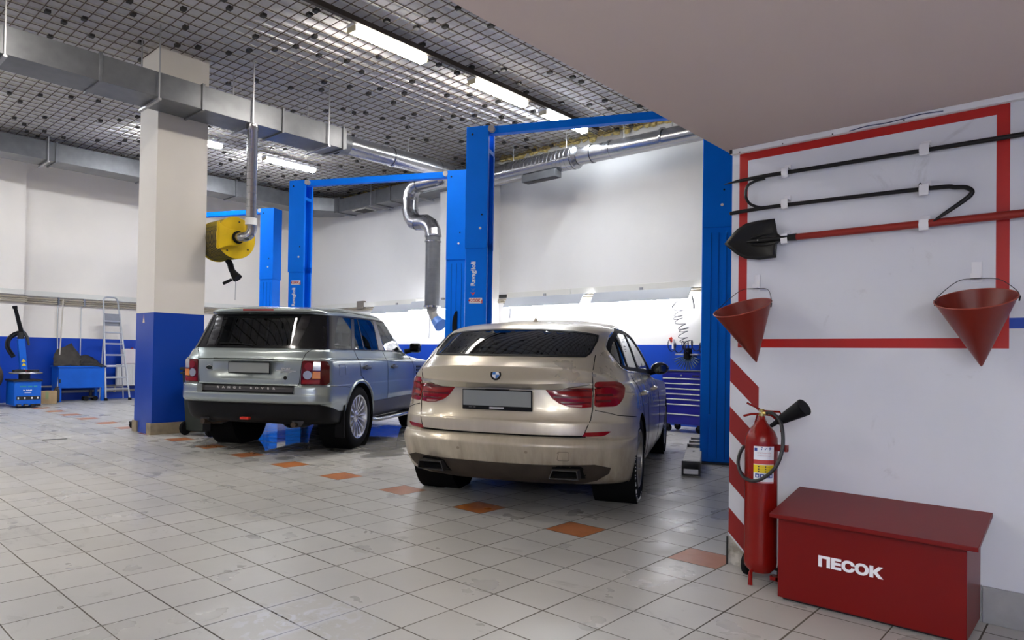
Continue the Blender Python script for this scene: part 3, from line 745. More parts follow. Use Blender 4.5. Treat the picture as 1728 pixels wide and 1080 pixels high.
def cone(x, label, hangx, hangz, bw=.03, tilt=0):
    t = thing('cone_bucket', label, 'fire bucket', (x, 1.775, 1.45), 0, 'red cone buckets on the fire wall')
    # conical shell, tip down and slightly back to the wall, rim tipped forward
    M = Matrix.Translation((sin(radians(tilt))*.24, .085, -.287)) @ Matrix.Rotation(radians(-tilt), 4, 'Y') @ Matrix.Rotation(radians(21), 4, 'X')
    H = .318; R = .150
    M_cb = mat('bucket_red', srgb(118,32,18), .33, noise=.06)
    g = G(); g.lathe([(0.001, 0), (.006, .006), (R, H), (R-.003, H), (.004, .012), (0.0005, .008)], 48, M); g.build('cone', M_cb, t)
    g = G(); ring = [M @ Vector((R*cos(2*pi*k/48), R*sin(2*pi*k/48), H)) for k in range(48)]
    g.tube(ring, .003, 8, closed=True); g.build('rim', mat('bucket_rim', srgb(150,62,44), .4), t)
    a = M @ Vector((-R, 0, H-.01)); b = M @ Vector((R, 0, H-.01)); c = Vector((hangx-x, 1.93-1.775, hangz-1.45))
    g = G(); g.tube(smoothpath([a, (a.x*.93, a.y+.03, a.z+.035), (c.x+(a.x-c.x)*.5, c.y-.03, c.z-.010), c, (c.x+(b.x-c.x)*.5, c.y-.03, c.z-.010), (b.x*.93, b.y+.03, b.z+.035), b], 6), .0017, 6)
    g.build('wire_handle', M_iron, t)
    for p in (a, b): G().tube([p+Vector((0, 0, -.012)), p+Vector((.004, -.004, .008)), p+Vector((-.003, .004, .012))], .003, 6).build('handle_ear', M_iron, t)
    h = thing('tool_bracket', 'white hook bracket carrying '+('the left' if x < 2 else 'the right')+' red cone bucket', 'wall bracket', (hangx, WY, hangz), 0, 'white tool brackets on the fire wall')
    G().box(-bw/2, -.003, -.015, bw/2, 0, .08).build('back_strip', M_white, h, bevel=.001)
    G().prism([(-.003, .008), (-.03, .008), (-.03, .025), (-.034, .025), (-.034, .003), (-.003, .003)], -bw/2, bw/2, axis='x').build('clip_hook', M_white, h)
cone(1.357, 'red cone bucket on the left, hung over the striped corner', 1.352, 1.575, tilt=7)
cone(2.372, 'red cone bucket on the right, hung over the frame edge', 2.350, 1.565, .04, tilt=2)

# ---- extinguisher
M_ext = mat('extinguisher_red', srgb(128,18,12), .25, 0, .4, noise=.05)
ex = thing('fire_extinguisher', 'tall red wheeled fire extinguisher with a black horn beside the striped corner', 'fire extinguisher', (1.452, 1.765, 0))
G().lathe([(0, .055), (.055, .058), (.078, .085), (.081, .11), (.081, .735), (.079, .765), (.066, .797), (.045, .823), (.028, .845), (.019, .862), (.016, .878), (.0, .879)], 40).build('cylinder', M_ext, ex)
g = G(); g.cyl((0, 0, .872), (0, 0, .895), .015, 16); g.cyl((0, 0, .90), (0, 0, .915), .014, 12); g.cyl((0, 0, .893), (.05, -.02, .897), .008, 10); g.build('brass_valve', mat('brass', (.55,.42,.14,1), .3, 1.0), ex)
g = G(); g.tube([(-.085, -.03, .873), (-.05, -.01, .885), (.0, 0, .888), (.05, .0, .885), (.075, .0, .865)], .006, 8); g.build('carry_handle', M_ext, ex)
g = G(); g.tube([(-.065, -.035, .945), (-.03, -.01, .925), (.0, 0, .905), (.03, .0, .905), (.088, .01, .905), (.098, .01, .89), (.096, .01, .80)], .0055, 8); g.build('squeeze_lever', M_ext, ex)
g = G(); g.tube([(-.03, .02, .88), (-.05, .04, .83), (-.055, .05, .78)], .005, 8); g.build('lever_link', M_ext, ex)
G().tube(smoothpath([(.03, -.015, .897), (.07, -.025, .895), (.115, -.045, .85), (.135, -.075, .74), (.115, -.10, .64), (.06, -.105, .575), (.0, -.10, .545), (-.06, -.09, .56), (-.098, -.06, .615), (-.105, -.02, .67), (-.09, .0, .71)], 7), .0092, 10).build('hose', mat('hose_black', (.02,.02,.022,1), .45), ex)
g = G(); g.tube([(.05, .0, .83), (.085, -.01, .855)], [.011, .013], 12); g.tube([(.085, -.01, .855), (.12, -.02, .875), (.225, -.045, .94)], [.018, .027, .045], 20, cap=False); g.tube([(.225, -.045, .94), (.228, -.046, .942), (.12, -.02, .875)], [.045, .043, .02], 20, cap=False); g.build('discharge_horn', M_black, ex)
g = G(); g.box(.07, -.005, .70, .135, .004, .735); g.box(.128, -.02, .70, .133, .02, .735); g.cyl((.11, -.006, .718), (.11, -.012, .718), .009, 10); g.build('side_bracket', M_ext, ex, bevel=.002)
def wrap(g, a0, a1, z0, z1, r, n=10, flip=False):
    vs = []; 
    for i in range(n+1):
        a = a0+(a1-a0)*i/n
        for z in (z0, z1): vs.append((r*cos(a), r*sin(a), z))
    g.add(vs, [(2*i, 2*i+2, 2*i+3, 2*i+1) for i in range(n)])
    return g
# label faces the camera
A0, A1 = radians(-96), radians(-22)
o = wrap(G(), A0, A1, .535, .725, .0815).build('paper_label', mat('label_white', srgb(228,230,234), .5), ex)
wrap(G(), A0, A1, .632, .655, .0819).build('label_band', mat('label_red', srgb(190,60,60), .5), o)
wrap(G(), A0, A1, .588, .629, .0819).build('label_band', mat('label_yellow', srgb(236,206,30), .5), o)
wrap(G(), A0, A1, .537, .541, .0819).build('label_band', MATS['label_red'], o)
def wraptext(txt, size, zc, am, r, m, parent, sx=1.0, bold=0):
    me = text_mesh(txt, size, .0, Matrix.Identity(4), bold, sx)
    for v in me.vertices:
        a = am + v.co.x/r; z = zc+v.co.y; v.co = Vector((r*cos(a), r*sin(a), z))
    me.update(); return link_mesh(me, 'label_print', m, parent, smooth=0)
AM = (A0+A1)/2
M_lb = mat('label_blue', srgb(30,60,140), .5); M_lk = mat('label_ink', srgb(60,50,50), .5)
wraptext('\u0420 \u0418 \u0424', .020, .712, AM+.12, .0822, M_lb, o, bold=.0004)
wraptext('\u041e\u0413\u041d\u0415\u0422\u0423\u0428\u0418\u0422\u0415\u041b\u042c', .0085, .690, AM, .0822, mat('label_pink', srgb(190,110,110), .5), o)
wraptext('\u0423\u0413\u041b\u0415\u041a\u0418\u0421\u041b\u041e\u0422\u041d\u042b\u0419', .0075, .676, AM, .0822, MATS['label_pink'], o)
for k, zz in enumerate((.619, .606, .594)): wraptext('\u25a0 \u2014\u2014  \u25a0 \u2014\u2014', .009, zz, AM, .0823, M_lk, o)
for k, dx in enumerate((-.034, -.011, .012, .034)):
    wrap(G(), AM+dx/.0815-.12, AM+dx/.0815+.12, .562, .582, .0820, 3).build('pictogram', M_lb, o)
    wrap(G(), AM+dx/.0815-.05, AM+dx/.0815+.06, .566, .577, .0823, 2).build('pictogram_figure', MATS['label_white'], o)
wrap(G(), A0+.05, A0+.22, .700, .716, .082, 3).build('pictogram', M_lb, o)
g = G(); g.tube([(-.015, -.095, .0), (-.02, -.08, .06), (-.02, -.055, .075)], [.012, .010, .008], 10); g.build('front_foot', M_ext, ex)
g = G(); g.box(.06, -.03, .03, .12, .02, .05); g.cyl((.10, -.03, .04), (.10, .02, .04), .012, 10); g.build('rear_foot', M_ext, ex)
for sx in (-1, 1):
    o = G().lathe([(.02, -.014), (.055, -.016), (.06, -.01), (.062, 0), (.06, .01), (.055, .016), (.02, .014)], 28, Matrix.Translation((sx*.095, .075, .062)) @ Matrix.Rotation(pi/2, 4, 'Y'), cap=True).build('wheel', M_rubber, ex)
G().cyl((-.09, .075, .062), (.09, .075, .062), .008, 10).build('axle', M_dark, ex)

# ---- sand box
M_box = mat('sand_box_red', srgb(112,10,8), .36, 0, .35, noise=.05, nscale=4)
sb = thing('sand_box', 'red metal sand box with a sloping lid and white lettering against the fire wall', 'sand box', (1.615, 1.555, 0))
G().prism([(0, .015), (.385, .015), (.385, .465), (0, .40)], 0, .757, axis='x').build('body', M_box, sb, bevel=.003)
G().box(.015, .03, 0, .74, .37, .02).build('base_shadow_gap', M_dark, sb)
LM = Matrix.Rotation(math.atan2(.078, .43), 4, 'X')
o = G().box(-.028, -.04, .405, .80, .395, .425, Matrix.Translation((0,0,0)) @ Matrix.Shear('XY', 4, (0, 0)) ).build('lid', M_box, sb, bevel=.002)
me = o.data
for v in me.vertices: v.co.z += (v.co.y+.04)*.172
g = G(); g.tube([(.10, .10, .452), (.14, .20, .470), (.16, .26, .4800)], .0015, 6)
sb_text = text('\u041f\u0415\u0421\u041e\u041a', .062, frame_at((.315, -.0012, .227), (1, 0, 0), (0, 0, 1)), M_lettering, 'white_lettering', sb, bold=.0035, sx=1.22)

# =================================================================== DARK BIN beside the column
bn = thing('wheeled_bin', 'dark green wheeled refuse bin between the blue column and the silver car', 'refuse bin', (-6.40, 2.47, 0), radians(20))
M_bin = mat('bin_green', srgb(34,40,32), .5)
g = G(); 
vs = [(-.21,-.22,.06),(.21,-.22,.06),(.21,.20,.06),(-.21,.20,.06),(-.26,-.26,.90),(.26,-.26,.90),(.26,.26,.90),(-.26,.26,.90)]
g.add(vs, [(3,2,1,0),(4,5,6,7),(0,1,5,4),(1,2,6,5),(2,3,7,6),(3,0,4,7)]); g.build('body', M_bin, bn, bevel=.02)
G().box(-.28, -.29, .90, .28, .29, .945).build('lid', M_bin, bn, bevel=.018)
G().box(-.27, -.28, .85, .27, .28, .875).build('rim', M_bin, bn, bevel=.006)
for s in (-1, 1): G().lathe([(0, -.02), (.09, -.022), (.10, 0), (.09, .022), (0, .02)], 24, Matrix.Translation((s*.23, -.20, .10)) @ Matrix.Rotation(pi/2, 4, 'Y')).build('wheel', M_rubber, bn)
G().tube([(-.2, .27, .90), (-.2, .33, .93), (.2, .33, .93), (.2, .27, .90)], .014, 8).build('handle', M_bin, bn)

# small caster dolly by the column foot
dl = thing('caster_dolly', 'small black caster dolly on the floor left of the column', 'dolly', (-7.66, 1.98, 0), radians(25))
for dx in (-.09, .07):
    G().lathe([(0, -.02), (.05, -.024), (.06, 0), (.05, .024), (0, .02)], 20, Matrix.Translation((dx, -.04*dx, .06)) @ Matrix.Rotation(pi/2, 4, 'X')).build('wheel', M_rubber, dl)
G().box(-.12, -.05, .09, .12, .10, .115).build('plate', M_dark, dl, bevel=.004)
# triangle sticker and drain
sk = thing('warning_sticker', 'small triangular warning sticker on the blue part of the column', 'sticker', (-7.19, 1.8555, 1.62))
G().prism([(-.035, -.06), (.035, -.06), (.0, .06)], -.001, .0, axis='y').build('sticker_face', mat('sticker_cream', srgb(225,205,170), .5), sk)
G().prism([(-.012, -.0), (.012, -.0), (.0, .06)], -.0016, -.001, axis='y').build('sticker_mark', mat('sticker_mauve', srgb(170,120,160), .5), sk)
dr = thing('floor_drain', 'dark narrow slot drain between the tiles on the left', 'floor drain', (-7.10, .74, 0))
G().box(-.03, -.13, .0, .02, .03, .004).build('slot', M_dark, dr); G().box(-.01, .03, .0, .05, .14, .004).build('slot', M_dark, dr)

# =================================================================== LEFT WALL EQUIPMENT
M_blue = mat('equipment_blue', srgb(10,96,205), .4, noise=.08, nscale=5)
bt = thing('parts_washer', 'blue steel wash tank on legs with dark sheets lying on it by the left wall', 'wash tank', (-13.92, 2.64, 0))
G().box(-.52, 0, .30, 0, .93, .76).build('tank', M_blue, bt, bevel=.006)
for x in (-.5, -.05):
    for y in (0, .87): G().box(x, y, 0, x+.055, y+.06, .31).build('leg', M_blue, bt, bevel=.003)
G().box(-.54, -.02, .755, .02, .95, .79).build('top_rim', M_blue, bt, bevel=.004)
G().box(-.01, .01, .42, .015, .04, .50).build('tap', M_dark, bt)
random.seed(5)
def plin(xs, ys, q):
    for i in range(len(xs)-1):
        if q <= xs[i+1]: return ys[i]+(ys[i+1]-ys[i])*(q-xs[i])/(xs[i+1]-xs[i])
    return ys[-1]
def crumple(n, outline, depth, base, seed):
    random.seed(seed); g = G(); vs = []; fs = []; N = 14
    for i in range(N+1):
        for j in range(N+1):
            u = i/N; v = j/N
            y0, z0 = outline(u, v)
            vs.append((base-.18*v-.05*math.sin(u*9)*v + random.uniform(-.02, .02), y0, z0+random.uniform(-.012, .012)))
    for i in range(N):
        for j in range(N): a = i*(N+1)+j; fs.append((a, a+1, a+N+2, a+N+1))
    g.add(vs, fs); return g
cl = thing('rubber_sheet', 'large crumpled dark grey sheet standing on the left of the blue wash tank', 'sheet', (-13.95, 2.64, .79))
o = crumple(0, lambda u, v: (-.10+.78*u+(.05*v if u < .5 else -.02*v), v*plin([0,.06,.28,.42,.50,.72,.80,1.0],[.24,.36,.42,.52,.50,.30,.22,.02],u)), .1, 0, 5).build('sheet', mat('sheet_grey', srgb(66,62,58), .8, noise=.25, nscale=6), cl, smooth=60); o.modifiers.new('s', 'SOLIDIFY').thickness = .02
c2 = thing('rubber_sheet', 'smaller darker sheet drooping to the right on the blue wash tank', 'sheet', (-13.90, 3.1, .79))
o = crumple(0, lambda u, v: (-.02+.52*u, v*plin([0,.25,.5,1.0],[.20,.27,.20,.01],u)), .1, 0, 8).build('sheet', mat('sheet_dark', srgb(44,42,42), .8), c2, smooth=60); o.modifiers.new('s', 'SOLIDIFY').thickness = .02
jk = thing('floor_jack', 'small dark jack under the blue wash tank', 'jack', (-14.1, 3.35, 0))
G().box(-.1, -.14, .06, .05, .1, .10).build('frame', M_dark, jk, bevel=.004)
G().cyl((-.03, 0, .1), (-.03, 0, .24), .035, 14).build('ram', M_dark, jk)
for y in (-.11, .08): G().cyl((-.12, y, .05), (.07, y, .05), .05, 16).build('wheel', M_rubber, jk)
# skirting pipe along the wall base
sp = thing('heating_pipe', 'grey heating pipe low on the left wall behind bench and ladder', 'pipe', (-14.42, 2.4, .2))
G().tube([(0, 0, 0), (0, 5.0, 0)], .03, 10).build('pipe', mat('heating_grey', srgb(150,148,145), .5), sp)
G().tube([(0, 0, .12), (0, 5.0, .12)], .02, 10).build('pipe', MATS['heating_grey'], sp)

# broom leaning on the wall
br = thing('broom', 'old broom with a long pale stick leaning on the left wall beside the wash tank', 'broom', (-13.95, 2.60, 0))
G().tube([(0, .03, .30), (-.42, .22, 2.27)], .014, 10).build('stick', mat('broom_stick', srgb(196,186,172), .6), br)
g = G(); g.add([(-.05,-.16,.02),(.06,-.16,.02),(.06,.06,.02),(-.05,.06,.02),(-.03,-.0,.34),(.03,-.0,.34),(.03,.07,.34),(-.03,.07,.34)], [(3,2,1,0),(4,5,6,7),(0,1,5,4),(1,2,6,5),(2,3,7,6),(3,0,4,7)])
g.build('bristles', mat('bristles_grey', srgb(70,64,60), .9, bump=.6, bscale=90), br, bevel=.01)
cbx = thing('cardboard_box', 'small brown cardboard box on the floor between tyre changer and wash tank', 'box', (-13.55, 2.36, 0), radians(-8))
M_card = mat('cardboard', srgb(176,150,112), .8, noise=.1)
G().box(-.2, -.21, 0, .0, .15, .27).build('box', M_card, cbx, bevel=.003)
G().box(0, -.06, .10, .002, .0, .26).build('tape', mat('tape_green', srgb(150,160,110), .5), cbx)
G().box(-.22, -.22, .275, -.0, .10, .28, Matrix.Rotation(radians(-12), 4, 'Y')).build('flap', M_card, cbx)

# step ladder
ld = thing('step_ladder', 'aluminium step ladder with a grey top platform standing against the left wall', 'step ladder', (-13.86, 3.85, 0))
M_al = mat('ladder_aluminium', srgb(188,190,194), .35, .55)
def lp(y, z): return (-.36*z/2.35, y*(1-.40*z/2.35)-.09*z/2.35, z)
rail = [lp(-.26, 0), lp(-.26, 2.2)]
g = G()
for s in (-1, 1): g.tube([lp(s*.26, 0), lp(s*.26, 2.22)], .021, 8)
g.tube(smoothpath([lp(-.26, 2.2), lp(-.245, 2.32), lp(-.16, 2.38), lp(.16, 2.38), lp(.245, 2.32), lp(.26, 2.2)], 5), .019, 8)
g.build('front_frame', M_al, ld)
g = G()
for s in (-1, 1): g.tube([(-.30, s*.26-.04, .02), lp(s*.17/.7*1.0, 1.75)], .014, 8)
for z in (.3, .8, 1.3): g.tube([(-.30+(-.0)*z, -.30+.1*z*.5, z), (-.30, .21-.08*z*.5, z)], .01, 8)
g.build('rear_frame', M_al, ld)
for k in range(7):
    z = .26+k*.26; a = lp(-.26, z); b = lp(.26, z)
    G().box(a[0]-.05, a[1], z-.015, a[0]+.03, b[1], z+.02).build('step', M_al, ld, bevel=.003)
a = lp(-.27, 1.82); b = lp(.27, 1.82)
G().prism([(a[1], 1.72), (b[1]+.01, 1.72), (b[1]-.005, 2.0), (a[1]+.01, 2.0)], a[0]-.03, a[0]-.008, axis='x').build('top_platform', mat('platform_grey', srgb(140,142,148), .5, noise=.1), ld, bevel=.003)
for s in (-1, 1): p = lp(s*.26, 0); G().box(p[0]-.03, p[1]-.03, 0, p[0]+.03, p[1]+.03, .06).build('rubber_foot', M_black, ld, bevel=.004)

# radiator and canister
ra = thing('radiator', 'white ribbed panel radiator on the left wall behind the ladder', 'radiator', (-14.36, 3.95, .32))
M_rad = mat('radiator_white', srgb(222,220,216), .4)
G().box(0, 0, 0, .09, .95, .50).build('panel', M_rad, ra, bevel=.008)
g = G()
for k in range(22): g.box(.088, .02+k*.042, .03, .098, .045+k*.042, .47)
g.build('ribs', M_rad, ra, bevel=.003)
G().tube([(.05, -.02, .02), (.05, -.02, -.15), (-.03, -.02, -.15)], .012, 8).build('feed_pipe', M_pipe, ra)
cn = thing('canister', 'translucent white plastic canister standing on the radiator', 'canister', (-14.30, 4.22, .82))
G().box(-.04, -.16, 0, .05, .16, .37).build('body', mat('canister_white', srgb(222,212,212), .45), cn, bevel=.035, seg=4)
G().cyl((0, .08, .36), (0, .08, .40), .025, 14).build('cap', M_red, cn)

# tyre changer
tc = thing('tyre_changer', 'blue tyre changing machine with a tilting black arm by the left wall', 'tyre changer', (-13.2, 1.56, 0))
G().box(-.12, -.02, .04, .52, .44, .52).build('cabinet', M_blue, tc, bevel=.012)
G().box(-.14, -.04, .515, .54, .46, .55).build('cabinet_top', M_dark, tc, bevel=.004)
def print_bars(name, m, y0, z, widths, h, parent):
    # tiny unreadable lettering: one short bar per character
    g = G(); y = y0
    for wd in widths:
        if wd > 0: g.box(.5205, y, z, .5222, y+wd, z+h*(.75 if wd < .012 else 1))
        y += abs(wd)+.004
    g.build(name, m, parent, smooth=0)
print_bars('top_print', mat('lettering_green', srgb(60,150,150), .5), .07, .405, (.016,.014,.018,.014,.016,.014,-.02,.014,.016,.018,.012,-.02,.018,.014,.016), .026, tc)
print_bars('print', M_lettering, .13, .335, (.016,.010,-.012,.014,.011,.016,.011,.014,.012), .018, tc)
print_bars('print', M_lettering, .155, .29, (.014,.011,.016,.012,.010,.014,.012), .018, tc)
G().box(.52, .02, .155, .5212, .42, .225).build('dark_stripe', M_dark, tc)
for y in (.05, .16, .28, .38):
    o = G().box(.52, y-.012, .172, .523, y+.012, .208).build('pictogram', M_lettering, tc)
for y in (.05, .17, .29, .38): G().box(.46, y-.035, .03, .60, y+.035, .075).build('pedal', M_dark, tc, bevel=.006)
for y in (.05, .17): G().box(.60, y-.03, .045, .64, y+.03, .065).build('pedal_pad', M_steel, tc, bevel=.004)
o = G().cyl((.2, .22, .55), (.2, .22, .66), .10, 24).build('turntable_hub', M_dark, tc)
G().lathe([(0, .66), (.28, .66), (.29, .675), (.28, .69), (0, .69)], 32, Matrix.Translation((.22, .24, 0))).build('turntable', M_steel, tc)
for a in range(4):
    M = Matrix.Translation((.22, .24, .69)) @ Matrix.Rotation(a*pi/2+.4, 4, 'Z')
    G().box(.06, -.035, 0, .26, .035, .05, M).build('clamp_jaw', M_dark, tc, bevel=.006)
G().box(.1, .25, .70, .34, .40, .735).build('red_tool', mat('tool_red', srgb(170,60,40), .5), tc, bevel=.006)
# column, leaning slightly, with stickers
CM = Matrix.Translation((-.22, .32, .5)) @ Matrix.Rotation(radians(5.5), 4, 'X')
o = G().box(-.06, -.06, 0, .06, .06, .86, CM).build('column', M_blue, tc, bevel=.006)
for k, zz in enumerate((.42, .34, .22)):
    G().prism([(-.04, zz-.03), (.04, zz-.03), (0, zz+.035)], .061, .063, CM, axis='x').build('warning_sticker_face', mat('sticker_yellow', srgb(225,200,60), .5), o)
G().cyl(CM @ Vector((0, .0, .86)), CM @ Vector((0, .02, 1.0)), .06, 16).build('joint', M_dark, tc)
G().tube([CM @ Vector((0, .03, .95)), CM @ Vector((.0, -.0, 1.15)), CM @ Vector((.0, -.05, 1.50))], [.045, .04, .034], 14).build('upright_arm', M_black, tc)
G().cyl(CM @ Vector((0, -.05, 1.48)), CM @ Vector((0, -.055, 1.54)), .045, 14).build('arm_cap', M_black, tc)
G().tube(smoothpath([CM @ Vector((0, .05, 1.0)), CM @ Vector((0, -.12, .98)), CM @ Vector((0, -.24, .80)), CM @ Vector((0, -.16, .55))], 6), .02, 8).build('air_hose', M_black, tc)
G().tube([CM @ Vector((0, .06, 1.0)), CM @ Vector((0.05, .1, .9)), CM @ Vector((.1, .11, .72))], [.035, .03, .02], 12).build('mount_head', M_dark, tc)
G().tube(smoothpath([CM @ Vector((-.1, .02, 1.0)), CM @ Vector((-.1, -.16, .9)), CM @ Vector((-.1, -.22, .72)), CM @ Vector((-.1, -.13, .5))], 6), .045, 8).build('bead_arm', M_dark, tc)

# wheel on the balancer at the picture edge
wb = thing('wheel_balancer', 'dark wheel balancer with a wheel mounted, cut by the left picture edge', 'wheel balancer', (-13.35, 1.0, 0))
G().box(-.3, -.5, .0, .25, .34, .30).build('base', M_dark, wb, bevel=.02)
G().lathe([(.22, -.11), (.32, -.12), (.345, -.06), (.35, 0), (.345, .06), (.32, .12), (.22, .11)], 40, Matrix.Translation((.10, .12, .60)) @ Matrix.Rotation(radians(90), 4, 'Y') @ Matrix.Rotation(radians(25), 4, 'X')).build('tyre', mat('dusty_tyre', srgb(84,70,58), .85, noise=.2, nscale=12), wb)
G().lathe([(.0, .02), (.2, .05), (.225, .09)], 32, Matrix.Translation((.10, .12, .60)) @ Matrix.Rotation(radians(90), 4, 'Y') @ Matrix.Rotation(radians(25), 4, 'X')).build('rim', mat('rust_rim', srgb(150,70,40), .6, noise=.3, nscale=9), wb)
G().cyl((-.25, .1, .6), (.3, .1, .6), .025, 12).build('shaft', M_steel, wb)
G().box(-.3, -.5, .3, -.2, .3, .95).build('rear_panel', M_dark, wb, bevel=.01)

# =================================================================== BACK RIGHT: tool chest and hoses
ch = thing('tool_chest', 'dark blue rolling tool chest with white drawer handles beside the right lift post', 'tool chest', (-2.52, 8.2, 0))
M_ch = mat('chest_blue', srgb(22,26,140), .3, coat=.2); M_ct = mat('chest_top', srgb(40,42,60), .5)
G().box(0, 0, .13, .68, .46, .97).build('cabinet', M_ch, ch, bevel=.006)
G().box(-.01, -.015, .965, .69, .47, .985).build('worktop', M_ct, ch, bevel=.004)
zt = .945
for k, h in enumerate((.085, .082, .082, .082, .082, .082, .155, .155)):
    o = G().box(.025, -.012, zt-h+.006, .655, .0, zt-.004).build('drawer', M_ch, ch, bevel=.003)
    if k: G().box(.03, -.03, zt-.026+.012, .65, -.012, zt-.002+.006).build('drawer_handle', mat('handle_white', srgb(210,212,214), .35, .3), o, bevel=.004)
    else: G().cyl((.34, -.018, zt-.04), (.34, -.01, zt-.04), .014, 12).build('lock', M_chrome, o)
    zt -= h
G().box(.52, -.016, .895, .64, -.012, .915).build('badge', M_dark, ch)
for x in (.08, .60):
    for y in (.08, .40):
        G().lathe([(0, -.018), (.05, -.02), (.06, 0), (.05, .02), (0, .018)], 20, Matrix.Translation((x, y, .06)) @ Matrix.Rotation(pi/2, 4, 'X')).build('caster', M_rubber, ch)
        G().box(x-.02, y-.03, .07, x+.02, y+.03, .135).build('caster_fork', M_dark, ch)

def coil(name, label, P0, P1, r, turns, wire, m, wob=0.0, seed=1):
    random.seed(seed)
    P0 = Vector(P0); P1 = Vector(P1); d = P1-P0; N = turns*14; pts = []
    x = d.orthogonal().normalized(); y = d.normalized().cross(x)
    for k in range(N+1):
        a = 2*pi*k/14; c = P0 + d*(k/N) + Vector((wob*sin(k*.11+seed), 0, wob*.6*cos(k*.17)))
        pts.append(c + (x*cos(a)+y*sin(a))*r - P0)
    t = thing(name, label, 'air hose', P0)
    G().tube(pts, wire, 6).build('coiled_tube', m, t)
    return t
c1 = coil('coiled_air_hose', 'grey coiled air hose hanging from the bench lamp beside the lift post', (-2.66, 8.95, 2.02), (-2.47, 8.95, 1.42), .075, 8, .0075, mat('hose_dark_grey', srgb(92,92,98), .4), .03)
c2 = coil('coiled_air_hose', 'dark blue coiled air hose bunched on the blue wall above the tool chest', (-2.72, 8.9, 1.38), (-2.10, 8.9, 1.36), .085, 8, .008, mat('hose_navy', srgb(20,26,60), .4), .05, 4)
hk = thing('hose_hanger', 'black steel arms holding the coiled hose under the bench lamp', 'hose hanger', (-2.6, 9.15, 2.17))
G().tube([(-.05, 0, .08), (-.12, -.12, -.03), (-.165, -.16, -.115)], .012, 8).build('bent_arm', M_dark, hk)
G().tube([(.12, 0, .08), (.20, -.12, -.02), (.235, -.16, -.10), (.235, -.16, -.15)], .012, 8).build('bent_arm', M_dark, hk)
pn = thing('air_tool_rack', 'tangle of dark air tools hanging on the blue wall above the tool chest', 'air tools', (-2.45, 9.05, 1.22))
G().box(-.04, .0, -.02, .04, .15, .03).build('wall_mount', M_steel, pn)
g = G()
for k in range(13):
    a = pi*1.08+k*pi*.84/12; g.cyl((.05*cos(a), -.1, .05*sin(a)-.0), (.24*cos(a), -.14, .24*sin(a)), .009, 6)
g.build('bits', mat('bits_grey', srgb(60,78,90), .4, .5), pn)
G().box(-.22, -.12, .01, .20, -.02, .035).build('rack_shelf', M_steel, pn, bevel=.004)
G().box(-.05, -.15, -.05, .05, -.03, .13).build('air_tool', M_black, pn, bevel=.012)
rg = thing('grease_gun', 'small red and white grease gun on the back wall above the tool chest', 'grease gun', (-2.83, 9.177, 1.34))
G().cyl((0, 0, .0), (.0, 0, .17), .022, 12).build('barrel', M_white, rg)
G().cyl((-.02, 0, .12), (-.045, -.02, .20), .028, 12).build('red_head', mat('gun_red', srgb(205,60,40), .4), rg)
wl = thing('wire_loop_hanger', 'thin wire loops hanging under the bench lamp on the back wall', 'wire loops', (-3.82, 9.193, 2.13))
g = G(); g.tube([(-.2+.13*cos(a)*1.0, 0, -.02+.10*sin(a)) for a in [pi+pi*k/10 for k in range(11)]], .005, 6); g.tube([(.08+.12*cos(a), -.02, -.02+.14*sin(a)) for a in [pi+pi*k/10 for k in range(11)]], .005, 6)
g.build('loops', mat('loop_grey', srgb(150,150,155), .4), wl)
mb = thing('marker_bottle', 'small orange capped marker standing out on the back wall above the beige car', 'marker', (-4.08, 9.183, 1.66))
G().cyl((0, 0, 0), (.01, 0, .10), .016, 10).build('body', mat('marker_orange', srgb(235,120,60), .5), mb)
bk = thing('pipe_bracket', 'dark angled pipe bracket on the back wall beside the front left lift post', 'bracket', (-6.72, 9.18, 2.28))
G().tube([(-.1, 0, .1), (-.02, 0, .0), (.13, 0, .02), (.14, 0, -.18), (.12, 0, -.30)], .018, 8).build('bent_pipe', mat('bracket_grey', srgb(110,110,112), .5), bk)
# beam end behind the foam
G2 = tag(G().box(-.16, -.42, -.12, .16, .0, .12).build('steel_bracket_box', mat('bracket_black', (.03,.025,.025,1), .6), None), 'dark bracket high on the back wall between the central lift posts and round pipe', 'bracket'); G2.location = (-6.85, YB-.46, 5.2)
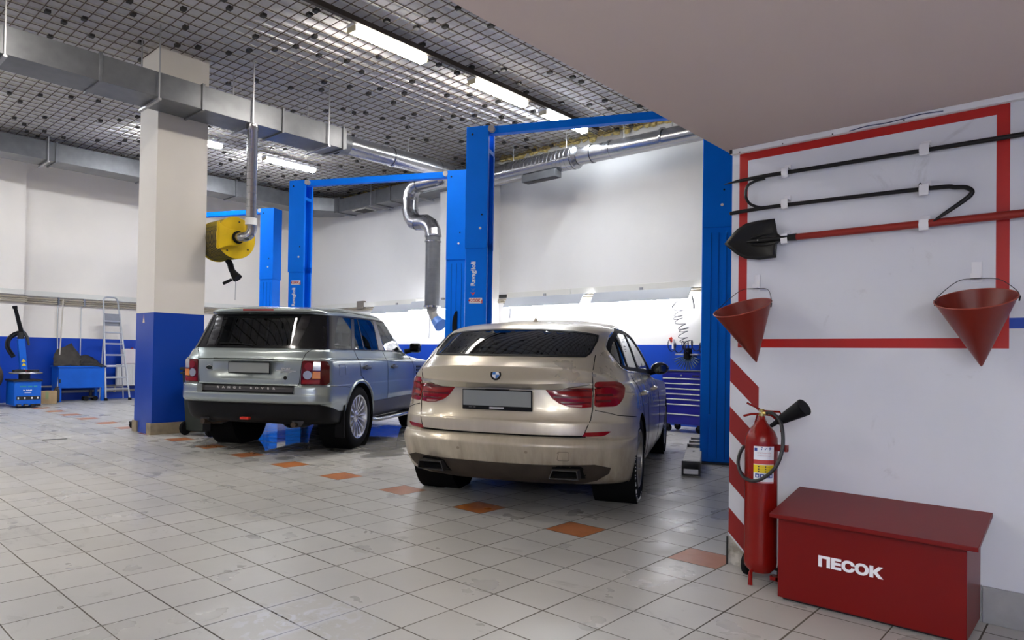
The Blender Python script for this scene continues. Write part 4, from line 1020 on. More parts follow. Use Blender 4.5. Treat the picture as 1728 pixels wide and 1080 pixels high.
# =================================================================== CARS
def sgn(v): return -1 if v < 0 else 1
def sstep(t): t = max(0, min(1, t)); return t*t*(3-2*t)
class CarBody:
    """rows: (z_rear, y_rear, z_side, half_width, D, n, z_front, y_front, Df, nf, Lr, Lf) from sill to roof ridge"""
    NR, NS, NF = 22, 120, 14
    def __init__(s, rows, sub=5, push=None, taper=None, arches=(), ar=.37, az=.35, smooth=3):
        s.arches = arches; s.ar = ar; s.az = az
        P = []
        xs = list(range(len(rows))); q = []
        for i in range(len(rows)-1):
            for k in range(sub): q.append(i+k/sub)
        q.append(len(rows)-1)
        cols = list(zip(*rows))
        half = []
        PR = [[pchip(xs, c, t) for c in cols] for t in q]
        for _ in range(smooth):
            PR = [PR[0]]+[[(a+2*b+c)/4 for a, b, c in zip(PR[i-1], PR[i], PR[i+1])] for i in range(1, len(PR)-1)]+[PR[-1]]
        for pr_ in PR:
            zr, yr, zs, W, D, n, zf, yf, Df, nf, Lr, Lf = pr_
            L = []
            for i in range(s.NR+1):
                th = (pi/2)*(i/s.NR)**.8
                x = W*sin(th)**(2/n) if th > 0 else 0; y = yr + D*(1-max(0, cos(th))**(2/n))
                L.append((x, y))
            for i in range(1, s.NS):
                u = i/s.NS; L.append((W, yr+D+(yf-Df-yr-D)*u))
            for i in range(s.NF+1):
                th = (pi/2)*(1-i/s.NF); x = W*sin(th)**(2/nf) if th > 0 else 0; y = yf - Df*(1-max(0, cos(th))**(2/nf))
                L.append((x, y))
            row = []
            for x, y in L:
                a = sstep((y-yr)/Lr); b = sstep((yf-y)/Lf)
                z = zr+(zs-zr)*a; z = zf+(z-zf)*b
                if taper: x = x*taper(y, z)
                if push and y < yr+D*.8: y += push(x, z)
                row.append((x, y, z))
            half.append(row)
        s.half = half; s.m = len(half[0]); s.k = len(half)
        s.build_grid()
    def build_grid(s):
        m, k = s.m, s.k
        V = []
        for row in s.half:
            for x, y, z in row: V.append(Vector((x, y, z)))
            for x, y, z in row[1:-1][::-1]: V.append(Vector((-x, y, z)))
        s.w = 2*m-2
        # pull vertices near the wheel circles onto the circle
        for v in V:
            if abs(v.x) < .55: continue
            for yc in s.arches:
                dy = v.y-yc; dz = v.z-s.az; r = math.hypot(dy, dz)
                if abs(r-s.ar) < .022 and r > 0:
                    v.y = yc+dy/r*s.ar; v.z = s.az+dz/r*s.ar
        s.V = V; F = []
        for j in range(k-1):
            for i in range(s.w):
                i2 = (i+1) % s.w; F.append((j*s.w+i, j*s.w+i2, (j+1)*s.w+i2, (j+1)*s.w+i))
        s.F = []
        for f in F:
            c = sum((V[i] for i in f), Vector())/4
            if abs(c.x) > .55 and any(math.hypot(c.y-yc, c.z-s.az) < s.ar-.001 for yc in s.arches): continue
            s.F.append(f)
        s.bvh = BVHTree.FromPolygons(V, F)
    def hit(s, plane, u, v):
        if plane == 'top' and abs(u) < .012: u = .012
        u += 1e-4
        if plane == 'rear': r = s.bvh.ray_cast(Vector((u, -4, v)), Vector((0, 1, 0)))
        elif plane == 'right': r = s.bvh.ray_cast(Vector((3, u, v)), Vector((-1, 0, 0)))
        elif plane == 'left': r = s.bvh.ray_cast(Vector((-3, u, v)), Vector((1, 0, 0)))
        elif plane == 'top': r = s.bvh.ray_cast(Vector((u, v, 4)), Vector((0, 0, -1)))
        else: r = s.bvh.ray_cast(Vector((u, 8, v)), Vector((0, -1, 0)))
        if r[0] is None: return None, None
        n = r[1]
        d = {'rear': (0,1,0), 'right': (-1,0,0), 'left': (1,0,0), 'top': (0,0,-1), 'front': (0,-1,0)}[plane]
        if n.dot(Vector(d)) > 0: n = -n
        return r[0], n
    def clean(s, poly):
        out = []
        for p in poly:
            if not out or math.hypot(p[0]-out[-1][0], p[1]-out[-1][1]) > 1e-4: out.append(p)
        return out
    def tri(s, poly, step, hole=None):
        def dens(pl):
            o = []; n = len(pl)
            for i in range(n):
                a = pl[i]; b = pl[(i+1) % n]; L = math.hypot(b[0]-a[0], b[1]-a[1]); k = max(1, int(L/step))
                for t in range(k): o.append((a[0]+(b[0]-a[0])*t/k, a[1]+(b[1]-a[1])*t/k))
            return o
        P = dens(s.clean(poly)); n1 = len(P); pts = [Vector(p) for p in P]; E = [(i, (i+1) % n1) for i in range(n1)]
        H = []
        if hole:
            H = dens(s.clean(hole)); k0 = len(pts); pts += [Vector(p) for p in H]; E += [(k0+i, k0+(i+1) % len(H)) for i in range(len(H))]
        us = [p[0] for p in P]; vs = [p[1] for p in P]
        u = min(us)+step*.5
        while u < max(us):
            v = min(vs)+step*.5
            while v < max(vs):
                if inpoly(u, v, P) and (not H or not inpoly(u, v, H)) and edist(u, v, P) > step*.4 and (not H or edist(u, v, H) > step*.4): pts.append(Vector((u, v)))
                v += step
            u += step
        r = delaunay_2d_cdt(pts, E, [], 0, 1e-6)
        vo, fo = r[0], r[2]; ff = []
        for f in fo:
            c = sum((vo[i] for i in f), Vector((0, 0)))/len(f)
            if inpoly(c.x, c.y, P) and (not H or not inpoly(c.x, c.y, H)): ff.append(list(f))
        return vo, ff
    def patch(s, name, m, parent, plane, poly, off=.003, thick=.012, step=.04, hole=None, mirror=False, dome=0.0, label=None):
        vo, ff = s.tri(poly, step, hole)
        vs = []; ns = []; ok = []
        for p in vo:
            h, n = s.hit(plane, p.x, p.y)
            if h is None: ok.append(False); vs.append(Vector()); ns.append(Vector((0, 0, 1))); continue
            ok.append(True); vs.append(h); ns.append(n)
        ff = [f for f in ff if all(ok[i] for i in f)]
        if dome:
            P = s.clean(poly)
            outer = [v+n*(off+dome*min(1, edist(p.x, p.y, P)/.05)) for p, v, n in zip(vo, vs, ns)]
        else: outer = [v+n*off for v, n in zip(vs, ns)]
        inner = [v-n*thick for v, n in zip(vs, ns)]
        N = len(vo); cnt = {}
        for f in ff:
            for i in range(len(f)):
                a, b = f[i], f[(i+1) % len(f)]; cnt[(a, b)] = cnt.get((a, b), 0)+1
        side = [(a, b) for (a, b) in cnt if (b, a) not in cnt]
        g = G(); faces = [f[:] for f in ff] + ([[a, b, b+N, a+N] for a, b in side])
        g.add(outer+inner, faces)
        o = g.build(name, m, parent, smooth=50, label=label)
        if mirror:
            g2 = G(); g2.add([(-v.x, v.y, v.z) for v in outer+inner], faces)
            g2.build(name, m, parent, smooth=50, label=label)
        return o
    def strip(s, name, m, parent, plane, pts, w=.005, off=.0022, mirror=False, step=.03):
        """thin line laid on the body along a 2D polyline"""
        P = []; 
        for i in range(len(pts)-1):
            a, b = pts[i], pts[i+1]; L = math.hypot(b[0]-a[0], b[1]-a[1]); k = max(1, int(L/step))
            for t in range(k): P.append((a[0]+(b[0]-a[0])*t/k, a[1]+(b[1]-a[1])*t/k))
        P.append(pts[-1]); H = []
        for u, v in P:
            h, n = s.hit(plane, u, v)
            if h is not None: H.append((h, n))
        vs = []; fs = []
        for i, (h, n) in enumerate(H):
            t = (H[min(i+1, len(H)-1)][0]-H[max(i-1, 0)][0]).normalized(); c = t.cross(n).normalized()
            vs += [h+c*w/2+n*off, h-c*w/2+n*off, h-c*w/2-n*.004, h+c*w/2-n*.004]
        for i in range(len(H)-1):
            a = i*4; b = a+4
            for k in range(4): fs.append((a+k, a+(k+1) % 4, b+(k+1) % 4, b+k))
        g = G(); g.add(vs, fs)
        if mirror: 
            g.add([(-v.x, v.y, v.z) for v in vs], fs)
        return g.build(name, m, parent, smooth=0)
    def shell(s, name, m, parent, holes=(), keep=None, inset=0.0):
        """holes: list of (plane, poly)"""
        F = []
        for f in s.F:
            c = sum((s.V[i] for i in f), Vector())/4
            a = s.V[f[0]]; nn = (s.V[f[1]]-a).cross(s.V[f[2]]-a)
            if nn.length > 0: nn.normalize()
            kill = False
            for plane, P in holes:
                if plane == 'rear' and c.y < .6 and abs(nn.x) < .72 and inpoly(c.x, c.z, P): kill = True
                if plane == 'side' and abs(nn.x) > .5 and abs(c.x) > .35 and inpoly(c.y, c.z, P): kill = True
                if plane == 'front' and c.y > 1.0 and abs(nn.x) < .6 and inpoly(c.x, c.z, P): kill = True
            if keep and not keep(c): kill = True
            if not kill: F.append(f)
        V = s.V
        if inset:
            ns = [Vector() for _ in V]
            for f in s.F:
                a, b, c_, d = [V[i] for i in f]; n = (c_-a).cross(d-b)
                for i in f: ns[i] += n
            V = [v-(n.normalized()*inset if n.length > 0 else Vector()) for v, n in zip(V, ns)]
        g = G(); g.add(V, F)
        me = bpy.data.meshes.new(name); me.from_pydata(g.v, [], g.f)
        bm = bmesh.new(); bm.from_mesh(me); bmesh.ops.remove_doubles(bm, verts=bm.verts, dist=1e-4)
        bmesh.ops.delete(bm, geom=[v for v in bm.verts if not v.link_faces], context='VERTS'); bm.to_mesh(me); bm.free()
        o = link_mesh(me, name, m, parent, smooth=28)
        return o
def inpoly(u, v, P):
    c = False; n = len(P); j = n-1
    for i in range(n):
        if (P[i][1] > v) != (P[j][1] > v) and u < (P[j][0]-P[i][0])*(v-P[i][1])/(P[j][1]-P[i][1])+P[i][0]: c = not c
        j = i
    return c
def edist(u, v, P):
    d = 9e9; n = len(P)
    for i in range(n):
        a = P[i]; b = P[(i+1) % n]; dx = b[0]-a[0]; dy = b[1]-a[1]; L = dx*dx+dy*dy or 1e-9
        t = max(0, min(1, ((u-a[0])*dx+(v-a[1])*dy)/L)); d = min(d, math.hypot(u-a[0]-t*dx, v-a[1]-t*dy))
    return d
def shrink(P, d):
    n = len(P); A = sum(P[i][0]*P[(i+1) % n][1]-P[(i+1) % n][0]*P[i][1] for i in range(n)); sg = 1 if A > 0 else -1
    out = []
    for i in range(n):
        a = Vector(P[i-1]); b = Vector(P[i]); c = Vector(P[(i+1) % n])
        e1 = (b-a).normalized(); e2 = (c-b).normalized()
        n1 = Vector((-e1.y, e1.x))*sg; n2 = Vector((-e2.y, e2.x))*sg
        k = n1+n2; k = k/max(.35, k.length_squared)*2
        out.append((b+k*d)[:])
    return out
def rounded(P, r, k=4):
    n = len(P); out = []
    for i in range(n):
        a = Vector(P[i-1]); b = Vector(P[i]); c = Vector(P[(i+1) % n]); rr = min(r, (a-b).length*.45, (c-b).length*.45)
        p = b+(a-b).normalized()*rr; q = b+(c-b).normalized()*rr
        for t in range(k+1):
            t /= k; out.append(((1-t)**2*p+2*t*(1-t)*b+t*t*q)[:])
    return out

def wheel(parent, x, y, R, rimR, width, style, side, mrim, dirt=None):
    """side +1 = right; local axis along x"""
    M = Matrix.Translation((x, y, R)) @ Matrix.Rotation(pi/2*side, 4, 'Y')
    h = width/2
    w = bpy.data.objects.new('wheel', None); COL.objects.link(w); w.parent = parent
    G().lathe([(rimR-.01, -h+.02), (rimR+.01, -h), (R-.03, -h), (R-.008, -h+.02), (R, -h+.045), (R, h-.045), (R-.008, h-.02), (R-.03, h), (rimR+.012, h), (rimR-.004, h-.012), (rimR-.012, h-.02)], 64, M).build('tyre', M_rubber, w, smooth=50)
    g = G()
    for zz in (-.07, -.025, .025, .07): g.lathe([(R-.002, zz-.004), (R+.0012, zz-.0035), (R+.0012, zz+.0035), (R-.002, zz+.004)], 48, M)
    g.build('tread_grooves', M_black, w)
    G().lathe([(rimR-.004, h-.012), (rimR+.002, h-.004), (rimR-.004, h), (rimR-.016, h-.004), (rimR-.022, h-.03), (rimR-.04, h-.09), (rimR-.045, -h+.03)], 64, M).build('rim', mrim, w, smooth=50)
    G().lathe([(0, h-.13), (rimR*.72, h-.13), (rimR*.72, h-.115), (0, h-.115)], 40, M).build('brake_disc', M_steel, w)
    g = G()
    if style == 'multi':
        nsp = 15
        for k in range(nsp):
            a = 2*pi*k/nsp; 
            for da, wd in ((0, .011),):
                MM = M @ Matrix.Rotation(a, 4, 'Z')
                g.add([(.05, -.008, h-.045), (.05, .008, h-.045), (rimR-.012, .021, h-.02), (rimR-.012, -.021, h-.02), (.05, -.008, h-.07), (.05, .008, h-.07), (rimR-.02, .015, h-.05), (rimR-.02, -.015, h-.05), (rimR*.55, -.010, h-.026), (rimR*.55, .010, h-.026), (rimR*.55, .008, h-.06), (rimR*.55, -.008, h-.06)],
                      [(0, 8, 9, 1), (8, 3, 2, 9), (0, 4, 11, 8), (8, 11, 7, 3), (1, 9, 10, 5), (9, 2, 6, 10), (4, 5, 10, 11), (11, 10, 6, 7)], MM)
    else:
        nsp = 10
        for k in range(nsp):
            a = 2*pi*(k//2)/5 + (.13 if k % 2 else -.13)
            MM = M @ Matrix.Rotation(a, 4, 'Z')
            g.add([(.05, -.014, h-.04), (.05, .014, h-.04), (rimR-.012, .022, h-.012), (rimR-.012, -.022, h-.012), (.05, -.014, h-.08), (.05, .014, h-.08), (rimR-.02, .02, h-.05), (rimR-.02, -.02, h-.05), (rimR*.6, -.015, h-.018), (rimR*.6, .015, h-.018), (rimR*.6, .012, h-.06), (rimR*.6, -.012, h-.06)],
                  [(0, 8, 9, 1), (8, 3, 2, 9), (0, 4, 11, 8), (8, 11, 7, 3), (1, 9, 10, 5), (9, 2, 6, 10), (4, 5, 10, 11), (11, 10, 6, 7)], MM)
    g.lathe([(0, h-.03), (.045, h-.032), (.07, h-.04), (.075, h-.09), (0, h-.09)], 28, M)
    g.build('spokes', mrim, w, smooth=30)
    g = G()
    for k in range(5):
        a = 2*pi*k/5+.3; g.cyl(M @ Vector((.055*cos(a), .055*sin(a), h-.045)), M @ Vector((.055*cos(a), .055*sin(a), h-.034)), .008, 8)
    g.build('wheel_nuts', M_dark, w)
    G().lathe([(0, h-.024), (.028, h-.026), (.032, h-.034)], 20, M).build('hub_cap', mat('hub_grey', (.2,.2,.2,1), .4, .5), w)
    return w

def paint(name, col, dirtcol, lo, hi, amount, rough=.25, metal=.45):
    m = NT(name).objspace()
    d = m.ramp(m.z, lo, hi, 1, 0)
    vec = m.comb(m.math('MULTIPLY', m.x, 9.0), m.math('MULTIPLY', m.y, 3.0), m.math('MULTIPLY', m.z, 1.1))
    streak = m.noise(1.0, 6, .65, vec)
    dm = m.math('MULTIPLY', m.math('MULTIPLY', d, m.ramp(streak, .30, .72)), amount)
    dm = m.math('ADD', dm, m.math('MULTIPLY', m.ramp(m.noise(1.6, 5, .6), .3, .8), .30*amount))
    dm = m.math('MINIMUM', dm, 1.0)
    m.set(Base_Color=m.mix(dm, col, dirtcol), Metallic=m.math('MULTIPLY', m.math('SUBTRACT', 1.0, dm), metal), Roughness=m.math('ADD', rough, m.math('MULTIPLY', dm, .25)))
    m.b.inputs['Coat Weight'].default_value = .5; m.b.inputs['Coat Roughness'].default_value = .08
    return m.m
def glass(name, tint, rough=.02, trans=1.0):
    m = bpy.data.materials.new(name); m.use_nodes = True; nt = m.node_tree; nt.nodes.clear()
    o = nt.nodes.new('ShaderNodeOutputMaterial'); t = nt.nodes.new('ShaderNodeBsdfTransparent'); t.inputs[0].default_value = tint
    gl = nt.nodes.new('ShaderNodeBsdfGlossy'); gl.inputs['Roughness'].default_value = rough; gl.inputs[0].default_value = (.95, .97, 1, 1)
    fr = nt.nodes.new('ShaderNodeFresnel'); fr.inputs[0].default_value = 1.55; mx = nt.nodes.new('ShaderNodeMixShader')
    nt.links.new(fr.outputs[0], mx.inputs[0]); nt.links.new(t.outputs[0], mx.inputs[1]); nt.links.new(gl.outputs[0], mx.inputs[2]); nt.links.new(mx.outputs[0], o.inputs[0])
    MATS[name] = m; return m
M_gl_dark = glass('dark_tinted_glass', (.055, .06, .058, 1))
M_gl_mid = glass('tinted_glass', (.42, .48, .46, 1))
M_gl_lite = glass('light_glass', (.72, .80, .76, 1))
M_seat = mat('cabin_dark', (.02, .02, .022, 1), .8, 0, .1)
M_lining = mat('cabin_lining', (.09, .088, .085, 1), .85)
M_seam = mat('panel_gap', (.008, .008, .008, 1), .8, 0, .05)
M_lampred = mat('tail_lamp_red', (.23, .004, .005, 1), .16, 0, .35, coat=.25)
M_lampdark = mat('tail_lamp_dark_red', (.085, .003, .005, 1), .16, 0, .35, coat=.25)
M_lampclear = mat('tail_lamp_clear', (.42, .42, .43, 1), .15, .3, coat=.5)
M_lamporange = mat('tail_lamp_orange', (.75, .26, .02, 1), .15, 0, coat=1.0)
M_plate = mat('blank_plate_grey', srgb(128, 131, 130), .5)
M_tip = mat('exhaust_tip', (.045, .042, .038, 1), .5, .5, .3)

def plate(car, cx, y, z, w, h, frame_h, tilt, label_bits=True):
    t = bpy.data.objects.new('number_plate', None); COL.objects.link(t); t.parent = car
    t.location = (cx, y, z); t.rotation_euler = (radians(tilt), 0, 0)
    G().box(-w/2-.008, -.012, -h/2-frame_h, w/2+.008, .0, h/2+.008).build('plate_holder', M_black, t, bevel=.004)
    G().box(-w/2, -.015, -h/2, w/2, -.011, h/2).build('blank_plate', M_plate, t, bevel=.001)
    return t
def interior(t, seats, zf, headz, w=.5, steer=True):
    for y, xs in seats:
        for x in xs:
            G().box(x-.24, y-.05, zf, x+.24, y+.12, headz-.18).build('seat_back', M_seat, t, bevel=.04)
            G().box(x-.12, y-.03, headz-.17, x+.12, y+.07, headz).build('headrest', M_seat, t, bevel=.03)
# ------------------------------------------------------------------ beige fastback
bg = thing('fastback_car', 'dirty champagne beige fastback car seen from behind on the right lift bay', 'car', (-.873, 2.72, 0), radians(23.9))
M_bp = paint('champagne_paint', srgb(204, 194, 173), srgb(118, 102, 78), .30, .78, .85, .26, .5)
rowsB = [
 # zr    yr     zs    W     D    n    zf    yf    Df   nf   Lr  Lf
 (.215, -.60, .20, .78, .45, 2.6, .20, 3.55, .80, 2.4, .6, .8),
 (.225, -.74, .205, .86, .55, 2.6, .20, 3.66, .85, 2.4, .6, .8),
 (.275, -.87, .23, .90, .66, 2.7, .22, 3.76, .90, 2.4, .6, .8),
 (.34,  -.955, .29, .92, .74, 2.7, .30, 3.84, .90, 2.4, .6, .8),
 (.405, -1.0, .36, .935, .78, 2.75, .38, 3.88, .90, 2.4, .6, .8),
 (.47,  -1.03, .43, .945, .80, 2.75, .45, 3.90, .90, 2.4, .6, .8),
 (.535, -1.055, .50, .95, .80, 2.75, .50, 3.91, .90, 2.4, .6, .8),
 (.55,  -1.052, .515, .95, .80, 2.75, .52, 3.91, .90, 2.4, .6, .8),
 (.590, -1.015, .56, .95, .80, 2.75, .56, 3.90, .90, 2.4, .6, .8),
 (.600, -.985, .57, .95, .79, 2.75, .58, 3.90, .90, 2.4, .6, .8),
 (.615, -.992, .59, .95, .79, 2.75, .60, 3.90, .90, 2.4, .6, .8),
 (.70,  -.985, .68, .948, .78, 2.7, .66, 3.88, .90, 2.4, .6, .8),
 (.715, -.972, .70, .947, .78, 2.7, .68, 3.87, .90, 2.4, .6, .8),
 (.80,  -.950, .79, .943, .78, 2.65, .72, 3.84, .90, 2.4, .6, .8),
 (.90,  -.945, .865, .934, .80, 2.6, .76, 3.78, .90, 2.4, .6, .9),
 (.948, -.945, .90, .925, .80, 2.55, .80, 3.65, .90, 2.3, .6, 1.0),
 (.962, -.975, .912, .920, .80, 2.5, .83, 3.5, .90, 2.3, .6, 1.0),
 (1.00, -.982, .932, .912, .82, 2.5, .88, 3.1, .90, 2.3, .6, 1.0),
 (1.06, -1.015, .955, .900, .84, 2.45, .93, 2.6, .80, 2.3, .6, 1.0),
 (1.098, -1.036, .975, .888, .86, 2.4, .97, 2.3, .70, 2.3, .6, 1.0),
 (1.108, -1.015, .982, .880, .86, 2.5, .99, 2.15, .60, 2.4, .6, 1.0),
 (1.132, -.955, .995, .872, .86, 2.55, 1.01, 2.05, .55, 2.4, .7, 1.0),
 (1.168, -.885, 1.02, .862, .86, 2.6, 1.04, 2.10, .50, 3.2, .8, 1.0),
 (1.24,  -.755, 1.11, .825, .82, 2.6, 1.14, 1.95, .45, 3.4, .9, .9),
 (1.31,  -.62,  1.22, .785, .76, 2.6, 1.24, 1.76, .40, 3.4, 1.0, .8),
 (1.37,  -.49, 1.33, .738, .68, 2.6, 1.335, 1.58, .35, 3.4, 1.2, .7),
 (1.395, -.42, 1.385, .712, .62, 2.6, 1.385, 1.46, .32, 3.0, 1.3, .7),
 (1.412, -.37, 1.43, .675, .60, 2.7, 1.43, 1.36, .30, 3.0, 1.4, .7),
 (1.430, -.32, 1.47, .600, .55, 2.8, 1.485, .98, .30, 3.0, 1.5, .8),
 (1.450, -.24, 1.507, .460, .50, 2.8, 1.505, .93, .30, 3.0, 1.6, .8),
 (1.462, -.18, 1.530, .240, .40, 2.8, 1.520, .90, .25, 3.0, 1.6, .8),
 (1.466, -.15, 1.538, .004, .20, 2.4, 1.525, .88, .20, 2.4, 1.6, .8),
]
CB = CarBody(rowsB, 6, None, None, (0.0, 3.07), .372, .352, smooth=1)
glR = [(-.60,1.173),(.60,1.173),(.625,1.20),(.640,1.30),(.632,1.348),(.59,1.360),(.45,1.378),(.20,1.392),(0,1.395),(-.20,1.392),(-.45,1.378),(-.59,1.360),(-.632,1.348),(-.640,1.30),(-.625,1.20)]
sideW = [(-.415,1.225),(-.405,1.16),(-.375,1.108),(-.19,1.083),(.6,1.060),(1.5,1.030),(1.66,1.035),(1.45,1.20),(1.25,1.315),(1.05,1.380),(.80,1.405),(.45,1.412),(.15,1.398),(-.03,1.367),(-.25,1.303)]
sideW = rounded(sideW, .04, 2)
bodyB = CB.shell('body', M_bp, bg, [('rear', shrink(glR, .02)), ('side', shrink(sideW, .02))])
CB.shell('cabin_lining', M_lining, bg, [('rear', shrink(glR, -.02)), ('side', shrink(sideW, -.015))], keep=lambda c: c.z > .95 and c.y > -.86 and c.y < 2.3, inset=.03)
CB.patch('rear_window', M_gl_dark, bg, 'rear', glR, .003, .004, .05)
CB.patch('rear_window_seal', M_black, bg, 'rear', glR, .0045, .010, .03, hole=shrink(glR, .012))
CB.patch('side_window', M_gl_mid, bg, 'right', sideW, .001, .003, .06, mirror=True)
CB.patch('window_frame', M_black, bg, 'right', shrink(sideW, -.014), .005, .012, .04, hole=shrink(sideW, .020), mirror=True)
# bright trim line round the side windows
sw = shrink(sideW, -.020)
CB.strip('chrome_window_trim', M_chrome, bg, 'right', sw+[sw[0]], .011, .010, mirror=True)
CB.patch('window_pillar', M_black, bg, 'right', [(.66,1.408),(.74,1.405),(.70,1.060),(.60,1.063)], .006, .01, .04, mirror=True)
CB.patch('window_pillar', M_black, bg, 'right', [(-.075,1.352),(-.035,1.360),(-.075,1.085),(-.125,1.085)], .006, .01, .04, mirror=True)
CB.patch('window_pillar', M_black, bg, 'right', [(-.115,1.342),(-.095,1.348),(-.29,1.10),(-.315,1.103)], .006, .01, .04, mirror=True)
# shut lines
CB.strip('tailgate_gap', M_seam, bg, 'rear', [(-.655,1.19),(-.668,1.10),(-.672,.985),(-.675,.80),(-.665,.72),(-.625,.612)], .006)
CB.strip('tailgate_gap', M_seam, bg, 'rear', [(.655,1.19),(.668,1.10),(.672,.985),(.675,.80),(.665,.72),(.625,.612)], .006)
CB.strip('tailgate_gap', M_seam, bg, 'rear', [(-.64,.606),(0,.604),(.64,.606)], .014)
CB.strip('bumper_gap', M_seam, bg, 'right', [(-.80,.79),(-.66,.748),(-.40,.725),(-.36,.72)], .005, mirror=True)
CB.strip('door_gap', M_seam, bg, 'right', [(-.03,1.03),(.02,.9),(.22,.66),(.36,.5),(.42,.30)], .006, mirror=True)
CB.strip('door_gap', M_seam, bg, 'right', [(.62,1.02),(.60,.7),(.62,.30)], .006, mirror=True)
CB.strip('door_gap', M_seam, bg, 'right', [(1.75,.98),(1.86,.7),(1.84,.32)], .006, mirror=True)
# chrome looking edge strip above the lamps, painted like the lid
CB.patch('tailgate_strip', mat('strip_paint', srgb(190, 184, 170), .25, .6), bg, 'rear', [(-.662,.992),(-.662,.974),(-.45,.956),(0,.948),(.45,.956),(.662,.974),(.662,.992),(.3,.976),(0,.972),(-.3,.976)], .022, .012, .03)
# tail lamps
for s in (1, -1):
    inn = [(.665,.948),(.665,.812),(.60,.806),(.52,.812),(.45,.835),(.40,.87),(.365,.915),(.345,.940),(.45,.943)]
    P = [(s*a, b) for a, b in inn]
    CB.patch('tail_lamp', M_lampred, bg, 'rear', P, .006, .008, .03, dome=.008)
    L = [(s*a, b) for a, b in [(.645,.925),(.645,.905),(.40,.905),(.39,.918),(.45,.925)]]
    CB.patch('lamp_stripe', M_lampdark, bg, 'rear', [(s*a, b) for a, b in [(.655,.945),(.655,.925),(.40,.925),(.36,.937)]], .0155, .004, .03)
    CB.patch('lamp_stripe', M_lampdark, bg, 'rear', [(s*a, b) for a, b in [(.655,.888),(.655,.876),(.41,.876),(.40,.888)]], .0155, .004, .03)
    CB.patch('lamp_stripe', M_lampdark, bg, 'rear', [(s*a, b) for a, b in [(.655,.848),(.655,.838),(.47,.838),(.455,.848)]], .0155, .004, .03)
    CB.patch('reversing_lamp', mat('lamp_smoke', (.45,.22,.2,1), .15, coat=.5), bg, 'rear', [(s*a, b) for a, b in [(.60,.826),(.60,.812),(.52,.816),(.49,.826)]], .0158, .004, .03)
    out = rounded([(s*.682,.998),(s*.682,.812),(s*.83,.815),(s*.862,.87),(s*.868,.955),(s*.82,.998)], .03, 3)
    CB.patch('tail_lamp', M_lampred, bg, 'rear', out, .006, .008, .03, dome=.010)
    CB.patch('lamp_stripe', M_lampdark, bg, 'rear', [(s*.69,.958),(s*.69,.935),(s*.78,.935),(s*.78,.958)], .0175, .004, .03)
    CB.patch('lamp_stripe', M_lampdark, bg, 'rear', [(s*.69,.905),(s*.69,.888),(s*.79,.888),(s*.79,.905)], .0175, .004, .03)
    CB.patch('lamp_stripe', M_lampdark, bg, 'rear', [(s*.69,.862),(s*.69,.845),(s*.78,.845),(s*.78,.862)], .0175, .004, .03)
    CB.patch('reflector', M_lampred, bg, 'rear', [(s*a, b) for a, b in [(.615,.608),(.635,.635),(.78,.640),(.80,.637),(.765,.613),(.74,.608)]], .004, .006, .03)
    CB.patch('diffuser_side', M_seam, bg, 'rear', rounded([(s*.44,.395),(s*.62,.395),(s*.64,.315),(s*.40,.300)], .02, 3), .004, .01, .04)
# dark lower apron
CB.patch('lower_apron', mat('apron_grey', srgb(66,58,50), .8, 0, .2, noise=.35, nscale=5), bg, 'rear', [(-.80,.375),(-.70,.405),(-.35,.398),(0,.396),(.35,.398),(.70,.405),(.80,.375),(.785,.33),(.70,.275),(.60,.245),(.35,.230),(0,.228),(-.35,.230),(-.60,.245),(-.70,.275),(-.785,.33)], .004, .012, .03)
for s in (1, -1):
    h, n = CB.hit('rear', s*.52, .34)
    fr = [(s*.425,.375),(s*.605,.375),(s*.615,.31),(s*.40,.305)]
    CB.patch('exhaust_recess', M_seam, bg, 'rear', shrink(fr if s < 0 else fr[::-1], -.012), .006, .012, .03)
    g = G(); fo = [(x, z) for x, z in fr]; fi = shrink(fr, .008)
    n4 = len(fo); vs = []
    for (x, z), y in [((p[0], p[1]), -1.005) for p in fo]+[((p[0], p[1]), -1.005) for p in fi]+[((p[0], p[1]), -.90) for p in fo]+[((p[0], p[1]), -.90) for p in fi]: vs.append((x, y, z))
    fs = []
    for i in range(4):
        j = (i+1) % 4; fs += [(i, j, 4+j, 4+i), (i, j, 8+j, 8+i), (4+i, 4+j, 12+j, 12+i)]
    g.add(vs, fs); g.build('exhaust_tip', M_tip, bg)
    G().add([(p[0], -.91, p[1]) for p in fi], [(0, 1, 2, 3)]).build('exhaust_hole', M_seam, bg)
# sensors and tow eye cover
for x in (-.28, .06+.18, ):
    h, n = CB.hit('rear', x, .49); G().cyl(h+n*.001, h+n*.003, .012, 14).build('parking_sensor', mat('sensor_paint', srgb(150,138,120), .4, .4), bg)
CB.strip('tow_cover_gap', mat('tow_gap', srgb(120,110,96), .6), bg, 'rear', rounded([(.46,.50),(.54,.50),(.535,.435),(.455,.435)], .012, 3)+[(.47,.50)], .004)
